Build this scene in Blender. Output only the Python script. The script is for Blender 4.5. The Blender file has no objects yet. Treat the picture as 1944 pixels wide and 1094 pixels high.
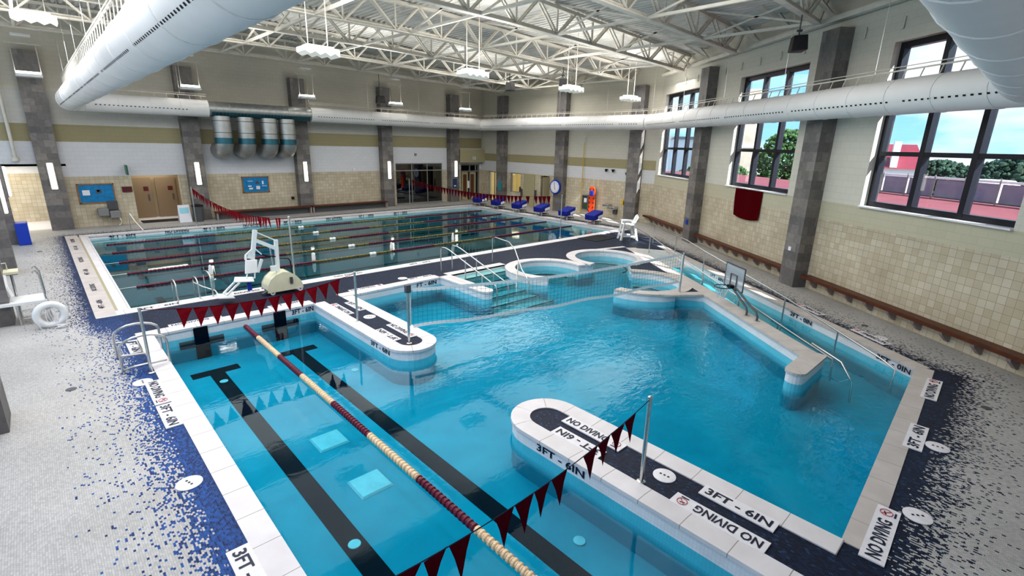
import bpy, bmesh, math, random
from math import sin, cos, pi, radians, hypot, atan2, sqrt
from mathutils import Vector, Matrix, geometry
random.seed(7)
scene = bpy.context.scene
COL = scene.collection

# ------------------------------------------------------------------ materials
def nm(name):
    m = bpy.data.materials.new(name); m.use_nodes = True
    nt = m.node_tree; b = nt.nodes['Principled BSDF']
    return m, nt, b
def L(nt, a, b): nt.links.new(a, b)
def mat(name, col, rough=.5, metal=0., noise=0., nscale=8., spec=.5, emit=None, estr=0.):
    m, nt, b = nm(name)
    b.inputs['Base Color'].default_value = (*col, 1)
    b.inputs['Roughness'].default_value = rough
    b.inputs['Metallic'].default_value = metal
    b.inputs['Specular IOR Level'].default_value = spec
    if emit:
        b.inputs['Emission Color'].default_value = (*emit, 1); b.inputs['Emission Strength'].default_value = estr
    if noise:
        tc = nt.nodes.new('ShaderNodeTexCoord'); n = nt.nodes.new('ShaderNodeTexNoise'); n.inputs['Scale'].default_value = nscale
        n.inputs['Detail'].default_value = 4
        r = nt.nodes.new('ShaderNodeMapRange'); r.inputs['To Min'].default_value = 1-noise; r.inputs['To Max'].default_value = 1+noise
        r.inputs['From Min'].default_value = .3; r.inputs['From Max'].default_value = .7
        mx = nt.nodes.new('ShaderNodeMix'); mx.data_type = 'RGBA'; mx.blend_type = 'MULTIPLY'; mx.inputs[0].default_value = 1
        L(nt, tc.outputs['Object'], n.inputs['Vector']); L(nt, n.outputs['Fac'], r.inputs['Value'])
        mx.inputs[6].default_value = (*col, 1); L(nt, r.outputs[0], mx.inputs[7]); L(nt, mx.outputs[2], b.inputs['Base Color'])
    return m
def math_(nt, op, a, b=None, c=None):
    n = nt.nodes.new('ShaderNodeMath'); n.operation = op
    for i, v in enumerate((a, b, c)):
        if v is None: continue
        if isinstance(v, (int, float)): n.inputs[i].default_value = v
        else: L(nt, v, n.inputs[i])
    return n.outputs[0]
def brick(nt, vec, c1, c2, cm, w, h, mortar, off=0., bias=0.):
    n = nt.nodes.new('ShaderNodeTexBrick'); n.offset = off; n.squash = 1
    n.inputs['Scale'].default_value = 1; n.inputs['Brick Width'].default_value = w; n.inputs['Row Height'].default_value = h
    n.inputs['Mortar Size'].default_value = mortar; n.inputs['Mortar Smooth'].default_value = .1; n.inputs['Bias'].default_value = bias
    n.inputs['Color1'].default_value = (*c1, 1); n.inputs['Color2'].default_value = (*c2, 1); n.inputs['Mortar'].default_value = (*cm, 1)
    L(nt, vec, n.inputs['Vector']); return n.outputs['Color']
def mixc(nt, fac, a, b, mode='MIX'):
    mx = nt.nodes.new('ShaderNodeMix'); mx.data_type = 'RGBA'; mx.blend_type = mode
    for i, v in ((0, fac), (6, a), (7, b)):
        if isinstance(v, (int, float)): mx.inputs[i].default_value = v
        elif isinstance(v, tuple): mx.inputs[i].default_value = (*v, 1)
        else: L(nt, v, mx.inputs[i])
    return mx.outputs[2]
def uvz(nt):
    uv = nt.nodes.new('ShaderNodeUVMap'); uv.uv_map = 'UVMap'
    s = nt.nodes.new('ShaderNodeSeparateXYZ'); L(nt, uv.outputs[0], s.inputs[0])
    return uv.outputs[0], s.outputs[0], s.outputs[1]

def wall_mat(name, z_tile, zones):
    """lower tumbled tile up to z_tile, then bands [(z_from, colour)] above; uv in metres"""
    m, nt, b = nm(name)
    uv, u, v = uvz(nt)
    t1 = brick(nt, uv, (.53, .47, .35), (.63, .58, .47), (.40, .34, .24), .2, .2, .007)
    n = nt.nodes.new('ShaderNodeTexNoise'); n.inputs['Scale'].default_value = .9; L(nt, uv, n.inputs['Vector'])
    t1 = mixc(nt, 1., t1, mixc(nt, n.outputs['Fac'], (.72, .7, .66), (1.2, 1.2, 1.2)), 'MULTIPLY')
    blk = brick(nt, uv, (1, 1, 1), (.965, .965, .965), (.86, .86, .85), .4, .2, .006, .5)
    c = t1
    for z, col in zones:
        f = math_(nt, 'GREATER_THAN', v, z)
        c = mixc(nt, f, c, mixc(nt, 1., blk, col, 'MULTIPLY'))
    L(nt, c, b.inputs['Base Color']); b.inputs['Roughness'].default_value = .6
    return m
WHITE = (.56, .56, .52); CREAM = (.50, .47, .37); OLIVE = (.36, .32, .19)
M = {}
M['wall_a'] = wall_mat('wall_far_blocks', 2.57, [(2.57, (.70, .71, .74)), (4.27, OLIVE), (5.09, (.60, .59, .55)), (6.6, (.66, .62, .53))])
M['wall_b'] = wall_mat('wall_end_blocks', 2.5, [(2.5, (.64, .65, .66)), (3.3, OLIVE), (3.9, (.56, .54, .47)), (6.6, (.58, .55, .46))])
M['wall_c'] = wall_mat('wall_window_blocks', 2.48, [(2.48, (.56, .53, .40)), (3.07, (.67, .65, .57))])
def pillar_mat():
    m, nt, b = nm('slate_pillar')
    uv, u, v = uvz(nt)
    a = brick(nt, uv, (.13, .125, .125), (.30, .28, .265), (.15, .145, .14), .4, .31, .004, .5)
    a2 = brick(nt, uv, (.11, .105, .11), (.24, .215, .19), (.15, .145, .14), .8, .62, .003, .35)
    n = nt.nodes.new('ShaderNodeTexNoise'); n.inputs['Scale'].default_value = 7; n.inputs['Detail'].default_value = 5; L(nt, uv, n.inputs['Vector'])
    c = mixc(nt, .45, a, a2)
    c = mixc(nt, 1., c, mixc(nt, n.outputs['Fac'], (.7, .7, .7), (1.35, 1.35, 1.35)), 'MULTIPLY')
    L(nt, c, b.inputs['Base Color']); b.inputs['Roughness'].default_value = .55
    return m
M['pillar'] = pillar_mat()

def deck_mat():
    m, nt, b = nm('mosaic_deck_tiles')
    tc = nt.nodes.new('ShaderNodeTexCoord'); s = nt.nodes.new('ShaderNodeSeparateXYZ'); L(nt, tc.outputs['Object'], s.inputs[0])
    x, y = s.outputs[0], s.outputs[1]
    tx, ty = .024, .040
    qx = math_(nt, 'DIVIDE', x, tx)
    row = math_(nt, 'FLOOR', qx)
    par = math_(nt, 'MULTIPLY', math_(nt, 'FLOORED_MODULO', row, 2.), .5)
    qy = math_(nt, 'ADD', math_(nt, 'DIVIDE', y, ty), par)
    ix, iy = row, math_(nt, 'FLOOR', qy)
    cb = nt.nodes.new('ShaderNodeCombineXYZ'); L(nt, ix, cb.inputs[0]); L(nt, iy, cb.inputs[1])
    wn = nt.nodes.new('ShaderNodeTexWhiteNoise'); wn.noise_dimensions = '2D'; L(nt, cb.outputs[0], wn.inputs['Vector'])
    at = nt.nodes.new('ShaderNodeAttribute'); at.attribute_name = 'edge'
    ramp = nt.nodes.new('ShaderNodeValToRGB'); L(nt, at.outputs['Fac'], ramp.inputs[0])
    e = ramp.color_ramp.elements
    e[0].position = 0; e[0].color = (1, 1, 1, 1); e[1].position = 1.; e[1].color = (0, 0, 0, 1)
    for p, c in ((.05, .95), (.16, .62), (.30, .30), (.50, .12), (.75, .05), (.97, .025)):
        k = e.new(p); k.color = (c, c, c, 1)
    isblue = math_(nt, 'LESS_THAN', wn.outputs['Value'], ramp.outputs['Color'])
    sc = nt.nodes.new('ShaderNodeSeparateColor'); L(nt, wn.outputs['Color'], sc.inputs[0])
    pal = nt.nodes.new('ShaderNodeValToRGB'); L(nt, sc.outputs[1], pal.inputs[0]); pal.color_ramp.interpolation = 'CONSTANT'
    pe = pal.color_ramp.elements; pe[0].position = 0; pe[0].color = (.007, .011, .028, 1); pe[1].position = .5; pe[1].color = (.010, .020, .052, 1)
    k = pe.new(.93); k.color = (.02, .055, .12, 1)
    # blue painted brighter in the left band, imitating daylight sheen
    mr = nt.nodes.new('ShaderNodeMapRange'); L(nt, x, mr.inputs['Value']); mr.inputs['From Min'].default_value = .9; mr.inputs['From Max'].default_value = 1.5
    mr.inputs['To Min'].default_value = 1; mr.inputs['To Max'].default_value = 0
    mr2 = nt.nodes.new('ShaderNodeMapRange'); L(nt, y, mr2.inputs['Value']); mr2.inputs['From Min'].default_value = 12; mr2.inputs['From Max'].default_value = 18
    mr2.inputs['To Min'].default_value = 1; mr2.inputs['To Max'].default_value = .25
    sheen = math_(nt, 'MULTIPLY', mr.outputs[0], mr2.outputs[0])
    blue = mixc(nt, sheen, pal.outputs['Color'], mixc(nt, sc.outputs[1], (.004, .018, .09), (.014, .10, .36)))
    wht = mixc(nt, sc.outputs[2], (.44, .43, .41), (.56, .545, .52))
    c = mixc(nt, isblue, wht, blue)
    # grout
    fx = math_(nt, 'FRACT', qx); fy = math_(nt, 'FRACT', qy)
    g = math_(nt, 'MAXIMUM', math_(nt, 'GREATER_THAN', fx, .86), math_(nt, 'GREATER_THAN', fy, .93))
    c = mixc(nt, math_(nt, 'MULTIPLY', g, math_(nt, 'MULTIPLY_ADD', isblue, -.38, .55)), c, (.20, .21, .26))
    n = nt.nodes.new('ShaderNodeTexNoise'); n.inputs['Scale'].default_value = .6; n.inputs['Detail'].default_value = 5; L(nt, tc.outputs['Object'], n.inputs['Vector'])
    c = mixc(nt, 1., c, mixc(nt, n.outputs['Fac'], (.75, .75, .74), (1.2, 1.2, 1.2)), 'MULTIPLY')
    L(nt, c, b.inputs['Base Color']); b.inputs['Roughness'].default_value = .5; b.inputs['Specular IOR Level'].default_value = .22
    return m
M['deck'] = deck_mat()

def coping_mat(name, c1, c2, joint=.62):
    m, nt, b = nm(name)
    uv, u, v = uvz(nt)
    f = math_(nt, 'FRACT', math_(nt, 'DIVIDE', u, joint))
    jl = math_(nt, 'LESS_THAN', f, .018)
    n = nt.nodes.new('ShaderNodeTexNoise'); n.inputs['Scale'].default_value = 2.2; n.inputs['Detail'].default_value = 6; L(nt, uv, n.inputs['Vector'])
    c = mixc(nt, n.outputs['Fac'], c1, c2)
    c = mixc(nt, jl, c, (.33, .30, .27))
    L(nt, c, b.inputs['Base Color']); b.inputs['Roughness'].default_value = .5
    return m
M['coping'] = coping_mat('cast_coping', (.62, .58, .57), (.86, .83, .85))
M['coping2'] = coping_mat('worn_coping', (.46, .41, .37), (.70, .65, .62))
def shell_mat(name, col):
    m, nt, b = nm(name)
    uv, u, v = uvz(nt)
    t = brick(nt, uv, (1, 1, 1), (.95, .95, .95), (.86, .87, .88), .05, .05, .003)
    n = nt.nodes.new('ShaderNodeTexNoise'); n.inputs['Scale'].default_value = 1.3; n.inputs['Detail'].default_value = 6; L(nt, uv, n.inputs['Vector'])
    c = mixc(nt, 1., t, col, 'MULTIPLY')
    c = mixc(nt, 1., c, mixc(nt, n.outputs['Fac'], (.82, .82, .82), (1.15, 1.15, 1.15)), 'MULTIPLY')
    mr = nt.nodes.new('ShaderNodeMapRange'); L(nt, v, mr.inputs['Value']); mr.inputs['From Min'].default_value = -.42; mr.inputs['From Max'].default_value = -.62
    geo = nt.nodes.new('ShaderNodeNewGeometry'); sp = nt.nodes.new('ShaderNodeSeparateXYZ'); L(nt, geo.outputs['Normal'], sp.inputs[0])
    side = math_(nt, 'LESS_THAN', math_(nt, 'ABSOLUTE', sp.outputs[2]), .5)
    c = mixc(nt, math_(nt, 'MULTIPLY', mr.outputs[0], side), c, (.015, .30, .38))
    L(nt, c, b.inputs['Base Color']); b.inputs['Roughness'].default_value = .5
    return m
M['shell'] = shell_mat('white_pool_wall_tile', (.90, .90, .93))
def floor_mat(name, ca, cb_, sc):
    m, nt, b = nm(name)
    tc = nt.nodes.new('ShaderNodeTexCoord')
    n = nt.nodes.new('ShaderNodeTexNoise'); n.inputs['Scale'].default_value = sc; n.inputs['Detail'].default_value = 7; n.inputs['Roughness'].default_value = .6
    n.inputs['Distortion'].default_value = .6
    L(nt, tc.outputs['Object'], n.inputs['Vector'])
    r = nt.nodes.new('ShaderNodeMapRange'); r.inputs['From Min'].default_value = .32; r.inputs['From Max'].default_value = .68; L(nt, n.outputs['Fac'], r.inputs['Value'])
    L(nt, mixc(nt, r.outputs[0], ca, cb_), b.inputs['Base Color']); b.inputs['Roughness'].default_value = .8
    b.inputs['Specular IOR Level'].default_value = .1
    return m
M['pfloor'] = floor_mat('leisure_pool_plaster', (.004, .34, .44), (.014, .46, .57), .7)
M['lfloor'] = floor_mat('lap_pool_plaster', (.035, .125, .15), (.05, .165, .195), .5)
M['ramp'] = floor_mat('ramp_plaster', (.46, .50, .50), (.56, .60, .60), 1.5)
M['laneline'] = mat('black_lane_tile', (.004, .010, .02), .8, noise=.3, nscale=20, spec=.1)

def water_mat(name, tint, rs=.9, amp=.05, ior=1.33, gl=(1, 1, 1)):
    m = bpy.data.materials.new(name); m.use_nodes = True; nt = m.node_tree; nt.nodes.clear()
    out = nt.nodes.new('ShaderNodeOutputMaterial'); tr = nt.nodes.new('ShaderNodeBsdfTransparent'); g = nt.nodes.new('ShaderNodeBsdfGlossy')
    tr.inputs[0].default_value = (*tint, 1); g.inputs['Roughness'].default_value = .02; g.inputs[0].default_value = (*gl, 1)
    f0 = ((ior-1)/(ior+1))**2
    mx = nt.nodes.new('ShaderNodeMixShader')
    tc = nt.nodes.new('ShaderNodeTexCoord'); mp = nt.nodes.new('ShaderNodeMapping'); L(nt, tc.outputs['Object'], mp.inputs[0])
    mp.inputs['Scale'].default_value = (1.3, 2.2, 1)
    n = nt.nodes.new('ShaderNodeTexNoise'); n.inputs['Scale'].default_value = 2.6; n.inputs['Detail'].default_value = 3; n.inputs['Distortion'].default_value = .8
    L(nt, mp.outputs[0], n.inputs['Vector'])
    # ripples only where a slow noise lets them through
    s = nt.nodes.new('ShaderNodeSeparateXYZ'); L(nt, tc.outputs['Object'], s.inputs[0])
    mr = nt.nodes.new('ShaderNodeMapRange'); L(nt, s.outputs[0], mr.inputs['Value']); mr.inputs['From Min'].default_value = 5.5; mr.inputs['From Max'].default_value = 9
    mr.inputs['To Min'].default_value = .08; mr.inputs['To Max'].default_value = .55
    bp = nt.nodes.new('ShaderNodeBump'); bp.inputs['Distance'].default_value = amp
    L(nt, math_(nt, 'MULTIPLY', mr.outputs[0], rs), bp.inputs['Strength'])
    L(nt, n.outputs['Fac'], bp.inputs['Height'])
    L(nt, bp.outputs[0], g.inputs['Normal'])
    geo = nt.nodes.new('ShaderNodeNewGeometry'); dt = nt.nodes.new('ShaderNodeVectorMath'); dt.operation = 'DOT_PRODUCT'
    L(nt, bp.outputs[0], dt.inputs[0]); L(nt, geo.outputs['Incoming'], dt.inputs[1])
    cs = math_(nt, 'ABSOLUTE', dt.outputs['Value'])
    om = math_(nt, 'POWER', math_(nt, 'SUBTRACT', 1., cs), 5.)
    fres = math_(nt, 'MULTIPLY_ADD', om, 1-f0, f0); L(nt, fres, mx.inputs[0]); L(nt, tr.outputs[0], mx.inputs[1]); L(nt, g.outputs[0], mx.inputs[2]); L(nt, mx.outputs[0], out.inputs[0])
    return m
M['water'] = water_mat('leisure_water', (.34, .83, .93), .5, .035, 1.26, (.90, .98, 1.))
M['lwater'] = water_mat('lap_water', (.40, .80, .84), .12, .02, 1.45)
def glass_mat(name, tint=(.9, .95, .95), refl=.08, gcol=(1, 1, 1)):
    m = bpy.data.materials.new(name); m.use_nodes = True; nt = m.node_tree; nt.nodes.clear()
    out = nt.nodes.new('ShaderNodeOutputMaterial'); tr = nt.nodes.new('ShaderNodeBsdfTransparent'); g = nt.nodes.new('ShaderNodeBsdfGlossy')
    tr.inputs[0].default_value = (*tint, 1); g.inputs['Roughness'].default_value = .01
    mx = nt.nodes.new('ShaderNodeMixShader'); mx.inputs[0].default_value = refl
    L(nt, tr.outputs[0], mx.inputs[1]); L(nt, g.outputs[0], mx.inputs[2]); L(nt, mx.outputs[0], out.inputs[0])
    return m
M['glass'] = glass_mat('window_glass', (.93, .97, 1.), .05)
M['dglass'] = glass_mat('dark_glass', (.45, .48, .46), .12)
def acryl():
    m = glass_mat('clear_backboard', (.85, .88, .9), .10); nt = m.node_tree
    df = nt.nodes.new('ShaderNodeBsdfDiffuse'); df.inputs[0].default_value = (.62, .66, .70, 1); mx = nt.nodes.new('ShaderNodeMixShader'); mx.inputs[0].default_value = .42
    out = [n for n in nt.nodes if n.type == 'OUTPUT_MATERIAL'][0]; src = out.inputs[0].links[0].from_socket
    L(nt, src, mx.inputs[1]); L(nt, df.outputs[0], mx.inputs[2]); L(nt, mx.outputs[0], out.inputs[0])
    return m
M['acryl'] = acryl()
M['darkmetal'] = mat('black_window_frame', (.008, .010, .018), .4)
M['steel'] = mat('brushed_steel', (.62, .62, .60), .28, 1., noise=.1, nscale=30)
M['galv'] = mat('galvanised_duct', (.46, .47, .46), .42, .75, noise=.08, nscale=3)
M['teal'] = mat('teal_reflective_band', (.05, .16, .20), .35, .6)
M['truss'] = mat('cream_painted_steel', (.66, .63, .56), .5, noise=.08, nscale=3)
def duct_mat():
    m, nt, b = nm('white_fabric_duct')
    tc = nt.nodes.new('ShaderNodeTexCoord')
    n = nt.nodes.new('ShaderNodeTexNoise'); n.inputs['Scale'].default_value = 1.2; n.inputs['Detail'].default_value = 3; L(nt, tc.outputs['Object'], n.inputs['Vector'])
    L(nt, mixc(nt, n.outputs['Fac'], (.76, .75, .73), (.88, .87, .86)), b.inputs['Base Color']); b.inputs['Roughness'].default_value = .55
    uv, u, v = uvz(nt)
    return m
M['duct'] = duct_mat()
M['slot'] = mat('black_slots', (.01, .01, .01), .9)
M['deckroof'] = mat('corrugated_roof_deck', (.62, .61, .58), .6, noise=.1, nscale=1.)
M['navy'] = mat('navy_ink', (.006, .010, .035), .5)
M['plate'] = mat('white_marker_tile', (.80, .78, .80), .4, noise=.06, nscale=9)
M['red'] = mat('red_ink', (.5, .01, .02), .5)
M['crimson'] = mat('crimson_float', (.14, .004, .028), .35, noise=.15, nscale=20)
M['creamf'] = mat('cream_float', (.82, .60, .38), .4, noise=.15, nscale=20)
M['goldf'] = mat('dark_gold_float', (.20, .14, .03), .4, noise=.7, nscale=16)
M['pennant'] = mat('maroon_pennant_cloth', (.10, .003, .012), .9, noise=.15, nscale=12, spec=.05)
M['pennantb'] = mat('bright_maroon_pennant_cloth', (.22, .008, .016), .9, noise=.12, nscale=12, spec=.05)
M['wood'] = mat('red_brown_bench_board', (.10, .028, .010), .45, noise=.25, nscale=5)
M['oak'] = mat('oak_frame', (.33, .16, .05), .5, noise=.2, nscale=12)
M['gray'] = mat('grey_metal', (.25, .25, .25), .45)
M['dgray'] = mat('dark_grey_metal', (.09, .095, .1), .5)
M['ltgray'] = mat('bracket_grey', (.33, .28, .27), .6)
M['white'] = mat('white_plastic', (.82, .84, .84), .35, noise=.04, nscale=4)
M['whitem'] = mat('white_powder_coat', (.80, .86, .86), .3)
M['ivory'] = mat('ivory_shell_plastic', (.78, .76, .56), .4, noise=.04, nscale=4)
M['black'] = mat('black_plastic', (.008, .008, .010), .4)
M['bblack'] = mat('black_rubber_mat', (.012, .013, .016), .8)
M['blue'] = mat('royal_blue_cover', (.006, .018, .26), .55, noise=.2, nscale=6)
M['blueb'] = mat('blue_plastic', (.01, .05, .42), .4)
M['skyb'] = mat('bright_blue_board', (.008, .22, .48), .6, noise=.18, nscale=5)
M['orange'] = mat('orange_red_board', (.75, .085, .02), .4, noise=.1, nscale=8)
M['yellow'] = mat('yellow_paint', (.66, .42, .02), .4)
M['banner'] = mat('dark_red_banner', (.085, .001, .004), .9, noise=.1, nscale=9, spec=.05)
M['lamp'] = mat('lit_lamp_lens', (1, 1, 1), .4, emit=(1, .96, .88), estr=3.5)
M['lampdim'] = mat('lamp_prism_lens', (.85, .85, .78), .4, emit=(1, .98, .9), estr=.22)
M['sconce'] = mat('lit_sconce_lens', (1, 1, 1), .4, emit=(1, .95, .80), estr=2.2)
M['beige'] = mat('beige_plaster', (.40, .31, .20), .7, noise=.05, nscale=2)
M['warm'] = mat('yellow_office_wall', (.72, .60, .34), .7)
M['doorp'] = mat('tan_door', (.26, .19, .12), .5)
M['brown'] = mat('brown_door', (.13, .05, .015), .5)
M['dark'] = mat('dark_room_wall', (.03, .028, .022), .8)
M['darkred'] = mat('maroon_sign', (.10, .012, .015), .5)
M['buff'] = mat('buff_panel', (.42, .38, .24), .6)
M['paper'] = mat('paper_notice', (.8, .8, .85), .7)
M['pink'] = mat('pink_roof_terrace', (.22, .055, .065), .8, noise=.12, nscale=.8)
M['rail'] = mat('fogged_rail_panel', (.26, .25, .33), .4, noise=.1, nscale=2)
M['redroof'] = mat('red_metal_roof', (.22, .03, .045), .5, noise=.1, nscale=2)
M['stone'] = mat('pale_stone_tower', (.52, .44, .36), .8, noise=.12, nscale=1)
M['leaf'] = mat('tree_foliage', (.045, .11, .03), .8, noise=.6, nscale=2.5)
M['leafd'] = mat('dark_tree_foliage', (.022, .055, .032), .8, noise=.6, nscale=2.5)
M['net'] = mat('dark_green_net_cord', (.02, .11, .11), .7)
M['tape'] = mat('white_net_tape', (.97, .97, .97), .6)
M['rope'] = mat('white_rope', (.8, .8, .82), .7)
M['ground'] = mat('outside_ground', (.30, .27, .22), .9)

# ------------------------------------------------------------------ mesh builder
class MB:
    def __init__(s): s.v = []; s.f = []; s.uv = {}
    def add(s, vs, fs, uvs=None):
        o = len(s.v); s.v += [tuple(p) for p in vs]
        for i, f in enumerate(fs):
            if uvs: s.uv[len(s.f)] = uvs[i]
            s.f.append(tuple(o+k for k in f))
        return s
    def box(s, x0, y0, z0, x1, y1, z1, rot=0., c=None):
        vs = [(x, y, z) for z in (z0, z1) for y in (y0, y1) for x in (x0, x1)]
        if rot:
            cx, cy = c if c else ((x0+x1)/2, (y0+y1)/2)
            vs = [(cx+(x-cx)*cos(rot)-(y-cy)*sin(rot), cy+(x-cx)*sin(rot)+(y-cy)*cos(rot), z) for x, y, z in vs]
        return s.add(vs, [(0, 2, 3, 1), (4, 5, 7, 6), (0, 1, 5, 4), (2, 6, 7, 3), (0, 4, 6, 2), (1, 3, 7, 5)])
    def cbox(s, c, d, rot=0.):
        return s.box(c[0]-d[0]/2, c[1]-d[1]/2, c[2]-d[2]/2, c[0]+d[0]/2, c[1]+d[1]/2, c[2]+d[2]/2, rot)
    def bar(s, a, b, w, h=None, up=(0, 0, 1)):
        h = h or w; a = Vector(a); b = Vector(b); d = (b-a).normalized(); u = Vector(up)
        if abs(d.dot(u)) > .99: u = Vector((1, 0, 0))
        r = d.cross(u).normalized(); u = r.cross(d).normalized()
        q = [r*w/2*i+u*h/2*j for i, j in ((-1, -1), (1, -1), (1, 1), (-1, 1))]
        return s.add([a+k for k in q]+[b+k for k in q], [(3, 2, 1, 0), (4, 5, 6, 7), (0, 1, 5, 4), (1, 2, 6, 5), (2, 3, 7, 6), (3, 0, 4, 7)])
    def tube(s, pts, r, n=8, cap=True, closed=False):
        P = [Vector(p) for p in pts]; m = len(P); rs = r if isinstance(r, (list, tuple)) else [r]*m
        vs = []; fs = []; pu = None
        for i, p in enumerate(P):
            if closed: d = (P[(i+1) % m]-P[i-1]).normalized()
            else: d = (P[min(i+1, m-1)]-P[max(i-1, 0)]).normalized()
            if pu is None:
                pu = Vector((0, 0, 1)) if abs(d.z) < .95 else Vector((1, 0, 0))
            u = (pu-d*pu.dot(d)).normalized(); w = d.cross(u); pu = u
            vs += [p+(u*cos(2*pi*k/n)+w*sin(2*pi*k/n))*rs[i] for k in range(n)]
        for i in range(m if closed else m-1):
            j = (i+1) % m
            fs += [(i*n+k, i*n+(k+1) % n, j*n+(k+1) % n, j*n+k) for k in range(n)]
        if cap and not closed: fs += [tuple(range(n))[::-1], tuple((m-1)*n+k for k in range(n))]
        return s.add(vs, fs)
    def lathe(s, prof, c=(0, 0, 0), n=16, axis='z', cap=True):
        vs = []; m = len(prof)
        for r, h in prof:
            for k in range(n):
                a = 2*pi*k/n; x, y = r*cos(a), r*sin(a)
                p = (x, y, h) if axis == 'z' else ((h, x, y) if axis == 'x' else (x, h, y))
                vs.append((c[0]+p[0], c[1]+p[1], c[2]+p[2]))
        fs = [(i*n+k, i*n+(k+1) % n, (i+1)*n+(k+1) % n, (i+1)*n+k) for i in range(m-1) for k in range(n)]
        if cap: fs += [tuple(range(n))[::-1], tuple((m-1)*n+k for k in range(n))]
        return s.add(vs, fs)
    def prism(s, poly, z0, z1):
        n = len(poly)
        return s.add([(x, y, z0) for x, y in poly]+[(x, y, z1) for x, y in poly],
                     [tuple(range(n))[::-1], tuple(range(n, 2*n))]+[(i, (i+1) % n, n+(i+1) % n, n+i) for i in range(n)])
    def quad(s, a, b, c, d): return s.add([a, b, c, d], [(0, 1, 2, 3)])
    def build(s, name, material, parent=None, world=False, smooth=False, bevel=0., seg=2, recalc=True, loc=None):
        me = bpy.data.meshes.new(name); me.from_pydata(s.v, [], s.f)
        if recalc or bevel:
            bm = bmesh.new(); bm.from_mesh(me)
            if bevel:
                bmesh.ops.bevel(bm, geom=list(bm.edges), offset=bevel, segments=seg, affect='EDGES', profile=.5, clamp_overlap=True)
            if recalc: bmesh.ops.recalc_face_normals(bm, faces=bm.faces)
            bm.to_mesh(me); bm.free()
        ul = me.uv_layers.new(name='UVMap')
        given = s.uv if not bevel else {}
        for p in me.polygons:
            nrm = p.normal
            for li in p.loop_indices:
                co = me.vertices[me.loops[li].vertex_index].co
                if abs(nrm.z) > .7: q = (co.x, co.y)
                else:
                    t = Vector((-nrm.y, nrm.x, 0)).normalized(); q = (co.dot(t), co.z)
                ul.data[li].uv = q
        if given and not recalc:
            for p in me.polygons:
                if p.index in given:
                    for li, q in zip(p.loop_indices, given[p.index]): ul.data[li].uv = q
        if smooth:
            me.polygons.foreach_set('use_smooth', [True]*len(me.polygons)); me.set_sharp_from_angle(angle=.7)
        me.materials.append(material)
        o = bpy.data.objects.new(name, me); COL.objects.link(o)
        if parent is not None:
            if world:
                wl = Vector(parent.location); pp = parent.parent
                while pp is not None: wl += Vector(pp.location); pp = pp.parent
                me.transform(Matrix.Translation(-wl))
            o.parent = parent
        if loc: o.location = loc
        return o
def tag(o, label=None, cat=None, group=None, kind=None):
    if label: o['label'] = label
    if cat: o['category'] = cat
    if group: o['group'] = group
    if kind: o['kind'] = kind
    return o
def struct(o, label=None, cat=None):
    o['kind'] = 'structure'
    if label: o['label'] = label
    if cat: o['category'] = cat
    return o
def thing(name, label, cat, loc=(0, 0, 0), rz=0., group=None):
    o = bpy.data.objects.new(name, None); COL.objects.link(o); o.location = loc; o.rotation_euler = (0, 0, rz)
    o.empty_display_size = .2
    return tag(o, label, cat, group)
def kids(o): return [c for c in bpy.data.objects if c.parent is o]
def dup(root, loc, rz=None, label=None, group=None):
    def cp(o, par):
        c = o.copy(); COL.objects.link(c)
        if par: c.parent = par
        for k in kids(o): cp(k, c)
        return c
    r = cp(root, None); r.location = loc
    if rz is not None: r.rotation_euler = (0, 0, rz)
    if label: r['label'] = label
    if group: r['group'] = group
    return r

# ------------------------------------------------------------------ plan geometry
N3 = (.8, -.6); S3 = (.6, .8)                       # window wall: normal (outwards) and direction
def ns(n, s): return (n*N3[0]+s*S3[0], n*N3[1]+s*S3[1])
def arc(cx, cy, r, a0, a1, k=14):
    return [(cx+r*cos(radians(a0+(a1-a0)*i/k)), cy+r*sin(radians(a0+(a1-a0)*i/k))) for i in range(k+1)]
XW2 = 28.2; YW1 = 33.9; NW = 12.38
C1 = (14.15, 12.8); C2 = (17.6, 12.6); C3 = (15.4, 9.35); RI = 1.37; RO = 1.72
pen1 = [(5.35, 14.1), (5.35, 9.8)]+arc(5.95, 9.8, .6, 180, 360, 14)[1:-1]+[(6.55, 9.8), (6.55, 14.2)]
pen2 = [(6.53, .78), (6.53, 5.2)]+arc(5.9, 5.2, .63, 0, 180, 14)[1:-1]+[(5.27, 5.2), (5.27, .78)]
ring1 = arc(*C1, RI, 128, -20, 18)
ring2 = arc(*C2, RI, 195, -100, 26)
ring3 = arc(*C3, RI, 48, -112, 18)
PA, PB = ns(8.15, 14.99), ns(8.15, 10.0)           # divider, leisure side
divA = [(15.55, 7.07), (12.5, 3.1)]
arm = [(12.5, 3.12)]+[(11.5, 3.12)]+arc(11.5, 2.93, .19, 90, 270, 8)[1:-1]+[(11.5, 2.74), (12.85, 2.74)]
divB = [ns(8.62, 10.0), ns(8.55, 22.7)]
outer = [ns(9.92, 22.1), ns(10.2, 13.5), (13.72, 1.14)]
lower = [(1.39, .78), (1.39, 14.1)]+pen1+[(10.0, 14.3), (13.15, 14.3)]+ring1+ring2+ring3+divA+arm[1:]+divB+outer+pen2
lap = [(1.28, 16.76), (24.35, 16.76), (24.35, 30.7), (1.28, 30.7)]

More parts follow.
